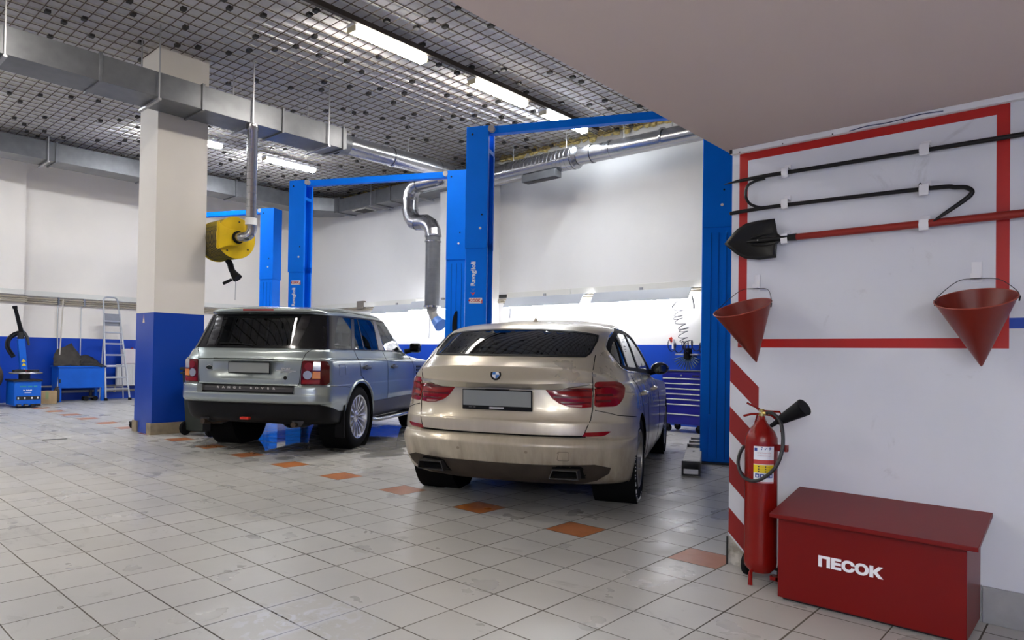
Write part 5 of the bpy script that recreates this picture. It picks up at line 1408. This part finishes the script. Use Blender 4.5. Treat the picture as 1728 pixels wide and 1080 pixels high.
# roundel
h, n = CB.hit('rear', 0, 1.035); n = Vector((0, -1, .12)).normalized()
MR = frame_at(h+n*.007, (1, 0, 0), n.cross(Vector((1, 0, 0))))
rb = G().lathe([(0, 0), (.041, 0), (.042, .004), (.039, .007), (.0, .007)], 40, MR).build('roundel', M_black, bg)
G().lathe([(.026, .0068), (.0275, .0085), (.029, .0068)], 40, MR).build('roundel_ring', M_chrome, rb)
G().lathe([(.0395, .006), (.0415, .008), (.0425, .005)], 40, MR).build('roundel_ring', M_chrome, rb)
for q in range(4):
    a0 = q*pi/2; pp = [(0, 0)]+[(.026*cos(a0+pi/2*k/8), .026*sin(a0+pi/2*k/8)) for k in range(9)]
    G().prism(pp, .007, .0078, MR).build('roundel_quarter', mat('roundel_blue', srgb(60,120,190), .3) if q % 2 else mat('roundel_white', srgb(230,232,235), .3), rb)
for ch_, aa in (('B', 125), ('M', 90), ('W', 55)):
    a = radians(aa); text(ch_, .0135, MR @ Matrix.Translation((.034*cos(a), .034*sin(a), .0072)) @ Matrix.Rotation(a-pi/2, 4, 'Z'), M_lettering, 'roundel_letter', rb, depth=.0003, bold=.0003)
pt = plate(bg, 0.0, -.972, .862, .52, .112, .030, 3)
text('\u2022\u2022\u2022\u2022 \u2022\u2022\u2022', .02, frame_at((-.19, -.0128, -.070), (1,0,0), (0,0,1)), mat('faint_grey', srgb(130,130,130), .5), 'holder_marks', pt, depth=.0003)
G().box(-.055, -.0135, -.0765, .055, -.012, -.0635).build('holder_badge', mat('badge_silver', srgb(190,190,190), .3, .6), pt)
G().box(-.09, -.01, .06, .09, .02, .066).build('plate_lamp_edge', M_black, pt)
# roof fin aerial and snow spots, sunroof
h, n = CB.hit('top', .0, .12)
G().add([(-.035, -.02, -.01), (.035, -.02, -.01), (.02, .13, -.01), (-.02, .13, -.01), (0, -.015, .052), (0, .06, .02)], [(0,1,4),(1,2,5,4),(2,3,5),(3,0,4,5),(3,2,1,0)], Matrix.Translation(h)).build('roof_aerial', M_bp, bg)
CB.patch('sunroof', M_gl_dark, bg, 'top', rounded([(-.36,.55),(.36,.55),(.36,1.02),(-.36,1.02)], .05, 3), .003, .004, .08)
CB.patch('sunroof_edge', M_black, bg, 'top', rounded([(-.38,.53),(.38,.53),(.38,1.04),(-.38,1.04)], .05, 3), .002, .004, .08)
random.seed(2)
for (x, y, r) in ((.20, .05, .05), (.26, .12, .035), (.38, .18, .03), (-.05, .18, .04)):
    h, n = CB.hit('top', x, y); g = G()
    for k in range(5): g.sphere(h+Vector((random.uniform(-r, r), random.uniform(-r, r), .0)), r*.35, 8, (1.3, 1, .35))
    g.build('snow_patch', mat('snow', srgb(225,225,228), .8), bg)
# side trim
for y0 in (.10, 1.15):
    for s in (1, -1):
        h, n = CB.hit('right', y0+.1, .875)
        G().tube([(s*(h.x-.005), y0, .87), (s*(h.x+.035), y0+.03, .875), (s*(h.x+.035), y0+.19, .88), (s*(h.x-.005), y0+.22, .885)], .012, 8).build('door_handle', M_bp, bg)
for s in (1, -1):
    h, n = CB.hit('right', 1.52, 1.05)
    t = bpy.data.objects.new('wing_mirror', None); COL.objects.link(t); t.parent = bg
    g = G(); g.sphere((s*.965, 1.66, 1.068), .092, 20, (1.0, .6, .70)); g.build('mirror_cap', mat('mirror_black', (.015,.015,.015,1), .15, coat=.8), t)
    G().prism([(s*.905, 1.03), (s*1.03, 1.035), (s*1.04, 1.10), (s*.91, 1.115)], 1.598, 1.606, axis='y').build('mirror_glass', mat('mirror_face', (.05,.055,.052,1), .05, 1.0), t, bevel=.003)
    G().tube([(s*.84, 1.64, 1.02), (s*.93, 1.66, 1.04)], [.035, .03], 10).build('mirror_arm', M_black, t)
# wheels, arch liners, underbody
M_rimB = mat('dirty_rim', srgb(150,146,140), .35, .75, noise=.2, nscale=14)
for yy in (0.0, 3.07):
    for s in (1, -1): wheel(bg, s*.818, yy, .350, .235, .235, 'double', s, M_rimB)
for yy in (0.0, 3.07):
    for s in (1, -1): G().lathe([(.374, -.0), (.374, -.34), (.0, -.34)], 48, Matrix.Translation((s*.935, yy, .352)) @ Matrix.Rotation(s*pi/2, 4, 'Y')).build('arch_liner', M_seam, bg)
G().box(-.60, -.62, .21, .60, 3.6, .30).build('underbody', M_seam, bg, bevel=.02)
g = G()
random.seed(9)
for k in range(190):
    a = random.uniform(-2.4, .5); rq = .347+random.uniform(-.02, .003); g.sphere((.934-random.random()**2*.06, rq*sin(a), max(.01, .35-rq*cos(a))), random.uniform(.002, .0065), 6, (1, 1.6, 1))
g.build('snow_on_tyre', MATS['snow'], bg)
interior(bg, ((.55, (-.37, .37)), (1.35, (-.37, .37))), .35, 1.22)
G().box(-.6, 1.9, .8, .6, 2.1, 1.0).build('dashboard', M_seat, bg, bevel=.03)
G().lathe([(.17, -.012), (.185, 0), (.17, .012)], 28, Matrix.Translation((-.37, 1.75, .98)) @ Matrix.Rotation(radians(68), 4, 'X')).build('steering_wheel', M_seat, bg)
G().box(-.60, -.80, .88, .60, .55, .95).build('parcel_shelf', M_seat, bg, bevel=.01)

# ------------------------------------------------------------------ silver off-roader
sr = thing('offroad_car', 'silver grey boxy off-road car seen from behind in the middle bay', 'car', (-4.866, 2.834, 0), radians(29.5))
M_sp = paint('silver_green_paint', srgb(154, 163, 161), srgb(110, 108, 100), .3, .7, .22, .24, .5)
rowsR = [
 (.34, -.78, .33, .84, .35, 3.2, .30, 3.45, .6, 3, .5, .6),
 (.37, -.93, .34, .90, .38, 3.4, .32, 3.52, .6, 3, .5, .6),
 (.42, -1.00, .40, .925, .40, 3.4, .40, 3.56, .6, 3, .5, .6),
 (.50, -1.03, .48, .935, .40, 3.5, .50, 3.60, .6, 3, .5, .6),
 (.585, -1.04, .57, .945, .42, 3.6, .60, 3.60, .6, 3, .5, .6),
 (.600, -1.09, .60, .95, .42, 3.6, .62, 3.60, .6, 3, .5, .6),
 (.63, -1.115, .63, .955, .44, 3.6, .64, 3.60, .6, 3, .5, .6),
 (.685, -1.115, .685, .958, .44, 3.6, .68, 3.60, .6, 3, .5, .6),
 (.700, -1.112, .70, .958, .44, 3.6, .70, 3.60, .6, 3, .5, .6),
 (.712, -1.110, .71, .958, .44, 3.6, .71, 3.60, .6, 3, .5, .6),
 (.785, -1.105, .785, .958, .44, 3.6, .78, 3.60, .6, 3, .5, .6),
 (.798, -1.080, .798, .957, .42, 3.7, .79, 3.60, .6, 3, .5, .6),
 (.808, -1.030, .808, .956, .38, 3.9, .80, 3.60, .6, 3, .5, .6),
 (.90, -1.030, .90, .957, .37, 4.0, .88, 3.58, .6, 3, .5, .8),
 (.98, -1.028, .98, .957, .36, 4.0, .95, 3.55, .6, 3, .5, .8),
 (1.075, -1.025, 1.075, .950, .36, 4.0, 1.0, 3.45, .6, 3, .5, .9),
 (1.095, -1.018, 1.095, .940, .36, 4.0, 1.02, 3.3, .6, 3, .5, .9),
 (1.115, -1.010, 1.115, .922, .36, 3.9, 1.05, 3.0, .55, 3, .5, 1.0),
 (1.185, -.995, 1.185, .893, .36, 3.8, 1.12, 2.4, .5, 3, .5, 1.0),
 (1.205, -.975, 1.205, .882, .36, 3.7, 1.16, 2.15, .4, 3, .5, 1.0),
 (1.22, -.965, 1.22, .874, .36, 3.7, 1.19, 2.05, .4, 3, .5, .9),
 (1.42, -.855, 1.42, .825, .34, 3.6, 1.40, 1.75, .35, 3.2, .5, .7),
 (1.60, -.760, 1.60, .778, .32, 3.6, 1.59, 1.45, .3, 3.4, .5, .6),
 (1.630, -.745, 1.640, .765, .31, 3.6, 1.64, 1.36, .3, 3.4, .6, .6),
 (1.645, -.825, 1.675, .745, .34, 3.4, 1.67, 1.28, .3, 3.4, .7, .6),
 (1.670, -.835, 1.705, .715, .34, 3.2, 1.695, 1.22, .3, 3.4, .8, .7),
 (1.690, -.800, 1.735, .64, .30, 3.2, 1.715, 1.15, .3, 3.4, .9, .8),
 (1.705, -.740, 1.755, .48, .30, 3.2, 1.730, 1.10, .3, 3.4, 1.0, .9),
 (1.715, -.70, 1.768, .25, .30, 3.2, 1.74, 1.05, .3, 3.0, 1.0, .9),
 (1.718, -.68, 1.772, .004, .15, 2.4, 1.745, 1.02, .15, 2.4, 1.0, .9),
]
def pushR(x, z):
    ax = abs(x); d = 0
    if .704 < z < .80 and ax < .60: d += .075*sstep((.60-ax)/.02)
    # recess of the number plate
    if .86 < z < 1.072 and ax < .44-(1.06-z)*.45:
        e = min((z-.86)/.03, (1.072-z)/.012, (.44-(1.06-z)*.45-ax)/.05); d += .055*sstep(e)
    return d
CR = CarBody(rowsR, 6, pushR, None, (0.0, 2.745), .425, .385)
glT = [(-.855,1.215),(.855,1.215),(.755,1.610),(.6,1.622),(0,1.628),(-.6,1.622),(-.755,1.610)]
sideR = [(-.955,1.215),(.0,1.212),(1.0,1.210),(1.88,1.212),(1.86,1.25),(1.62,1.45),(1.40,1.595),(1.28,1.632),(.6,1.642),(-.2,1.632),(-.735,1.606)]
inR = [(-.60,1.228),(.0,1.225),(1.0,1.223),(1.82,1.225),(1.60,1.43),(1.36,1.585),(1.25,1.615),(.6,1.625),(-.1,1.615),(-.33,1.608),(-.58,1.32)]
inT = [(-.62,1.245),(.57,1.245),(.62,1.50),(.62,1.60),(-.62,1.60)]
lowcut = lambda c: .592 if c.y < -.80 else .592
CR.shell('lower_body', mat('valance_black', (.009,.009,.010,1), .5, 0, .15), sr, keep=lambda c: c.z <= .592 and (c.y < -.40))
CR.shell('body', M_sp, sr, [('rear', shrink(inT, -.012)), ('side', shrink(inR, -.01)), ('front', [(-.70,1.22),(.70,1.22),(.62,1.60),(-.62,1.60)])], keep=lambda c: c.z > .592 or c.y >= -.40)
CR.patch('bumper_corner', M_sp, sr, 'right', [(-.93,.600),(-.41,.600),(-.41,.50),(-.60,.50),(-.80,.555),(-.93,.590)], .004, .01, .04, mirror=True)
CR.shell('cabin_lining', M_lining, sr, [('rear', shrink(inT, -.02)), ('side', shrink(inR, -.02)), ('front', [(-.72,1.2),(.72,1.2),(.66,1.62),(-.66,1.62)])], keep=lambda c: c.z > 1.0 and c.y > -.95 and c.y < 2.3, inset=.03)
CR.patch('windscreen', M_gl_lite, sr, 'front', [(-.72,1.21),(.72,1.21),(.64,1.61),(-.64,1.61)], .002, .004, .08)
# glass house: black rear and quarter panels, panes
CR.patch('rear_window_surround', mat('gloss_black', (.008,.008,.009,1), .12, 0, .4), sr, 'rear', glT, .008, .012, .03, hole=inT)
CR.patch('rear_window', M_gl_dark, sr, 'rear', inT, .002, .004, .06)
M_pil = mat('pillar_black', (.014,.012,.014,1), .22, 0, .3)
CR.patch('window_surround', M_pil, sr, 'right', sideR, .006, .010, .03, hole=inR, mirror=True)
CR.patch('side_window', M_gl_mid, sr, 'right', [(-.60,1.228),(-.10,1.2255),(.08,1.612),(-.1,1.615),(-.33,1.608),(-.58,1.32)], .001, .003, .06, mirror=True)
CR.patch('side_window', M_gl_mid, sr, 'right', [(-.10,1.2255),(.93,1.223),(.86,1.622),(.6,1.625),(.08,1.613)], .001, .003, .06, mirror=True)
CR.patch('side_window', M_gl_lite, sr, 'right', [(.93,1.2235),(1.82,1.225),(1.60,1.43),(1.36,1.585),(1.25,1.615),(.86,1.621)], .001, .003, .06, mirror=True)
CR.patch('window_pillar', M_pil, sr, 'right', [(-.13,1.226),(-.03,1.226),(.14,1.61),(.05,1.61)], .003, .012, .04, mirror=True)
CR.patch('window_pillar', M_pil, sr, 'right', [(.26,1.226),(.285,1.226),(.27,1.615),(.245,1.615)], .003, .012, .04, mirror=True)
CR.patch('window_pillar', mat('b_pillar_grey', srgb(88,84,86), .35, .3), sr, 'right', [(.77,1.222),(.97,1.222),(.88,1.622),(.78,1.622)], .004, .014, .04, mirror=True)
# roof rail line
CR.strip('roof_gap', M_seam, sr, 'right', [(-.60,1.668),(.2,1.69),(1.0,1.68),(1.30,1.655)], .006, mirror=True)
# panels
CR.strip('tailgate_gap', M_seam, sr, 'rear', [(-.665,1.088),(.665,1.088)], .008)
for s in (1, -1):
    CR.strip('tailgate_gap', M_seam, sr, 'rear', [(s*.74,1.21),(s*.69,1.16),(s*.668,1.088),(s*.655,.95),(s*.640,.80)], .007)
CR.strip('bumper_gap', M_seam, sr, 'right', [(-.85,.800),(-.43,.775),(-.34,.765)], .006, mirror=True)
CR.strip('side_gap', M_seam, sr, 'right', [(-.93,1.095),(0,1.098),(2.0,1.05)], .005, mirror=True)
CR.strip('door_gap', M_seam, sr, 'right', [(-.07,1.21),(-.05,1.10),(-.01,.90),(.20,.80),(.40,.62),(.46,.45)], .008, mirror=True)
CR.strip('door_gap', M_seam, sr, 'right', [(.90,1.21),(.93,.9),(.95,.36)], .008, mirror=True)
CR.strip('door_gap', M_seam, sr, 'right', [(1.86,1.20),(2.05,.95),(2.06,.36)], .008, mirror=True)
CR.strip('fuel_flap_gap', mat('flap_gap', srgb(80,84,88), .5), sr, 'right', rounded([(-.66,1.04),(-.48,1.04),(-.46,.915),(-.64,.915)], .02, 3)+[(-.64,1.04)], .005)
# wheel arch lips
for yc in (0.0, 2.745):
    for s in (1, -1):
        pts = []
        for k in range(26):
            a = radians(-12+204*k/25); h, n = CR.hit('right', yc+.455*cos(a), .385+.455*sin(a))
            if h is not None and .385+.455*sin(a) > .40: pts.append(Vector((s*(h.x-.001), h.y, h.z)))
        if len(pts) > 3: G().tube(pts, .015, 10).build('arch_lip', M_sp, sr)
# lamps
for s in (1, -1):
    base = rounded([(s*.672,1.083),(s*.655,.810),(s*.90,.808),(s*.935,.83),(s*.935,1.03),(s*.915,1.08)], .02, 3)
    CR.patch('tail_lamp', M_lampdark, sr, 'rear', base, .006, .008, .03, dome=.008)
    c = lambda cx, cz, r: [(s*cx+r*cos(2*pi*k/20), cz+r*sin(2*pi*k/20)) for k in range(20)]
    CR.patch('lamp_lens', mat('lens_red', (.20,.012,.02,1), .18, 0, .4), sr, 'rear', c(.745,1.018,.045), .0175, .004, .03)
    CR.patch('lamp_lens', M_lampclear, sr, 'rear', [(s*a, b) for a, b in [(.795,1.072),(.862,1.072),(.862,.975),(.79,.975)]], .017, .004, .03)
    CR.patch('lamp_lens', M_lampclear, sr, 'rear', c(.735,.923,.047), .0175, .004, .03)
    CR.patch('lamp_lens', M_lamporange, sr, 'rear', [(s*a, b) for a, b in [(.79,.962),(.862,.962),(.862,.885),(.785,.885)]], .017, .004, .03)
    CR.patch('lamp_lens', M_lampred, sr, 'rear', [(s*a, b) for a, b in [(.675,.868),(.86,.868),(.855,.825),(.672,.825)]], .017, .004, .03)
# lettered panel between bumper horns
CR.patch('lettered_panel', mat('panel_dark_grey', srgb(62,60,60), .4), sr, 'rear', [(-.592,.797),(.592,.797),(.585,.722),(-.585,.722)], .012, .02, .02)
CR.patch('panel_shadow_gap', M_seam, sr, 'rear', [(-.585,.722),(.585,.722),(.585,.707),(-.585,.707)], .010, .006, .02)
h, n = CR.hit('rear', 0, .765)
def spaced(txt, x0, step, y, z, size, m, parent, name, sx=1.2):
    for k, c_ in enumerate(txt):
        if c_ != ' ': text(c_, size, frame_at((x0+k*step, y, z), (1,0,0), (0,0,1)), m, name, parent, depth=.001, bold=.0012, sx=sx)
M_rl = mat('rr_letters', srgb(190,186,180), .35, .3)
spaced('RANGE ROVER', -.365, .0715, -1.052, .762, .034, M_rl, sr, 'tailgate_letter', 1.35)
h, n = CR.hit('rear', .5, .985)
o = G().box(.36, h.y-.004, .962, .60, h.y, .967).build('model_badge', M_rl, sr)
text('SPORT', .032, frame_at((.48, h.y-.003, .985), (1,0,0), (0,0,1)), M_rl, 'model_lettering', sr, bold=.001, sx=1.2)
text('supercharged', .016, frame_at((.48, h.y-.003, .950), (1,0,0), (0,0,1)), M_rl, 'model_lettering', sr, sx=1.6)
G().lathe([(0, 0), (.020, 0), (.022, .006), (0, .006)], 20, Matrix.Translation((.475, h.y, .885)) @ Matrix.Rotation(pi/2, 4, 'X')).build('tailgate_lock', M_black, sr)
o = G().lathe([(0, 0), (.036, 0), (.034, .006), (0, .008)], 28, Matrix.Translation((-.50, h.y, .985)) @ Matrix.Rotation(pi/2, 4, 'X') @ Matrix.Diagonal((1.25, .75, 1, 1))).build('oval_badge', mat('oval_green', srgb(28,36,32), .3), sr)
G().tube([(-.50+.044*cos(2*pi*k/24), h.y-.007, .985+.0262*sin(2*pi*k/24)) for k in range(24)], .0018, 6, closed=True).build('oval_edge', M_rl, o)
# handle bar above the plate
CR.patch('tailgate_handle', M_sp, sr, 'rear', rounded([(-.44,1.118),(.30,1.118),(.33,1.09),(-.45,1.09)], .01, 3), .022, .01, .04)
plate(sr, -.0, -.995, .992, .52, .112, .008, 0)
# lower black valance and hitch
CR.patch('sill_trim', mat('sill_dark', srgb(52,50,54), .35, .2), sr, 'right', [(.46,.555),(2.25,.565),(2.25,.345),(.44,.345)], .008, .012, .06, mirror=True)
G().box(-.05, -1.09, .405, .06, -1.04, .435).build('red_tow_cover', mat('tow_red', srgb(190,40,24), .4), sr, bevel=.004)
for s in (1, -1):
    G().tube(smoothpath([(s*.58, -1.02, .36), (s*.56, -.85, .35), (s*.45, -.65, .36)], 4), .030, 14).build('exhaust_pipe', mat('rusty_exhaust', srgb(70,58,48), .6, .4, noise=.3), sr)
    G().tube([(s*.60, -.95, .40), (s*.55, -.7, .37), (s*.55, -.5, .39)], .07, 14).build('silencer', M_dark, sr)
    # side steps
    G().tube([(s*.86, .42, .315), (s*.985, .50, .305), (s*.99, 2.0, .300), (s*.86, 2.15, .315)], .026, 12).build('side_step', M_alu, sr, smooth=50)
    G().box(s*.86, .5, .30, s*.985, 2.0, .325).build('step_tread', M_black, sr)
    G().box(s*.84, -.49, .17, s*.955, -.455, .56).build('mud_flap', M_rubber, sr, bevel=.004)
    for y0 in (.12, 1.11):
        h, n = CR.hit('right', y0+.08, .995)
        G().box(s*h.x, y0-.07, .975, s*(h.x+.03), y0+.15, 1.01).build('door_handle', mat('handle_dark', srgb(60,60,66), .3, .3), sr, bevel=.01)
        G().cyl((s*(h.x-.01), y0+.04, .998), (s*(h.x+.022), y0+.04, .998), .034, 16).build('handle_cup', MATS['handle_dark'], sr)
    t = bpy.data.objects.new('wing_mirror', None); COL.objects.link(t); t.parent = sr
    G().box(s*.93, 1.86, 1.20, s*1.10, 1.97, 1.34).build('mirror_cap', mat('mirror_black', (.015,.015,.015,1), .15, coat=.8), t, bevel=.035, seg=4)
    G().box(s*.95, 1.852, 1.215, s*1.085, 1.862, 1.325).build('mirror_glass', mat('mirror_face', (.25,.28,.26,1), .05, 1.0), t, bevel=.004)
    G().tube([(s*.86, 1.86, 1.21), (s*.95, 1.91, 1.23)], [.04, .035], 10).build('mirror_arm', M_black, t)
    for k in range(3):
        h, n = CR.hit('right', 2.24, .88+k*.05)
        G().box(s*(h.x-.004), 2.14, .865+k*.052, s*(h.x+.01), 2.36, .895+k*.052).build('wing_vent', M_black, sr, bevel=.004)
# high brake light, wiper
CR.patch('high_brake_lamp', M_lampred, sr, 'rear', [(-.20,1.672),(.20,1.672),(.20,1.657),(-.20,1.657)], .004, .006, .03)
h, n = CR.hit('rear', -.2, 1.255)
pts = []
for k in range(9):
    x = -.42+k*.055; h, n = CR.hit('rear', x, 1.262-.0006*k*k+.002*k); pts.append(h+n*.014)
G().tube(pts, .007, 6).build('rear_wiper', M_black, sr)
M_rimR = mat('silver_rim', srgb(214,214,218), .25, .7)
for yy in (0.0, 2.745):
    for s in (1, -1):
        wheel(sr, s*.805, yy, .383, .268, .265, 'multi', s, M_rimR)
        G().lathe([(.428, 0), (.428, -.36), (0, -.36)], 48, Matrix.Translation((s*.945, yy, .385)) @ Matrix.Rotation(s*pi/2, 4, 'Y')).build('arch_liner', M_seam, sr)
G().box(-.58, -.72, .36, .58, 3.4, .46).build('underbody', M_seam, sr, bevel=.02)
G().tube([(-.7, 0, .33), (.7, 0, .33)], .05, 12).build('rear_axle', M_dark, sr)
G().sphere((0, 0, .33), .13, 16).build('differential', M_dark, sr)
interior(sr, ((.35, (-.38, .38)), (1.15, (-.38, .38))), .5, 1.45)
G().box(-.7, 1.72, .9, .7, 1.95, 1.20).build('dashboard', M_seat, sr, bevel=.03)
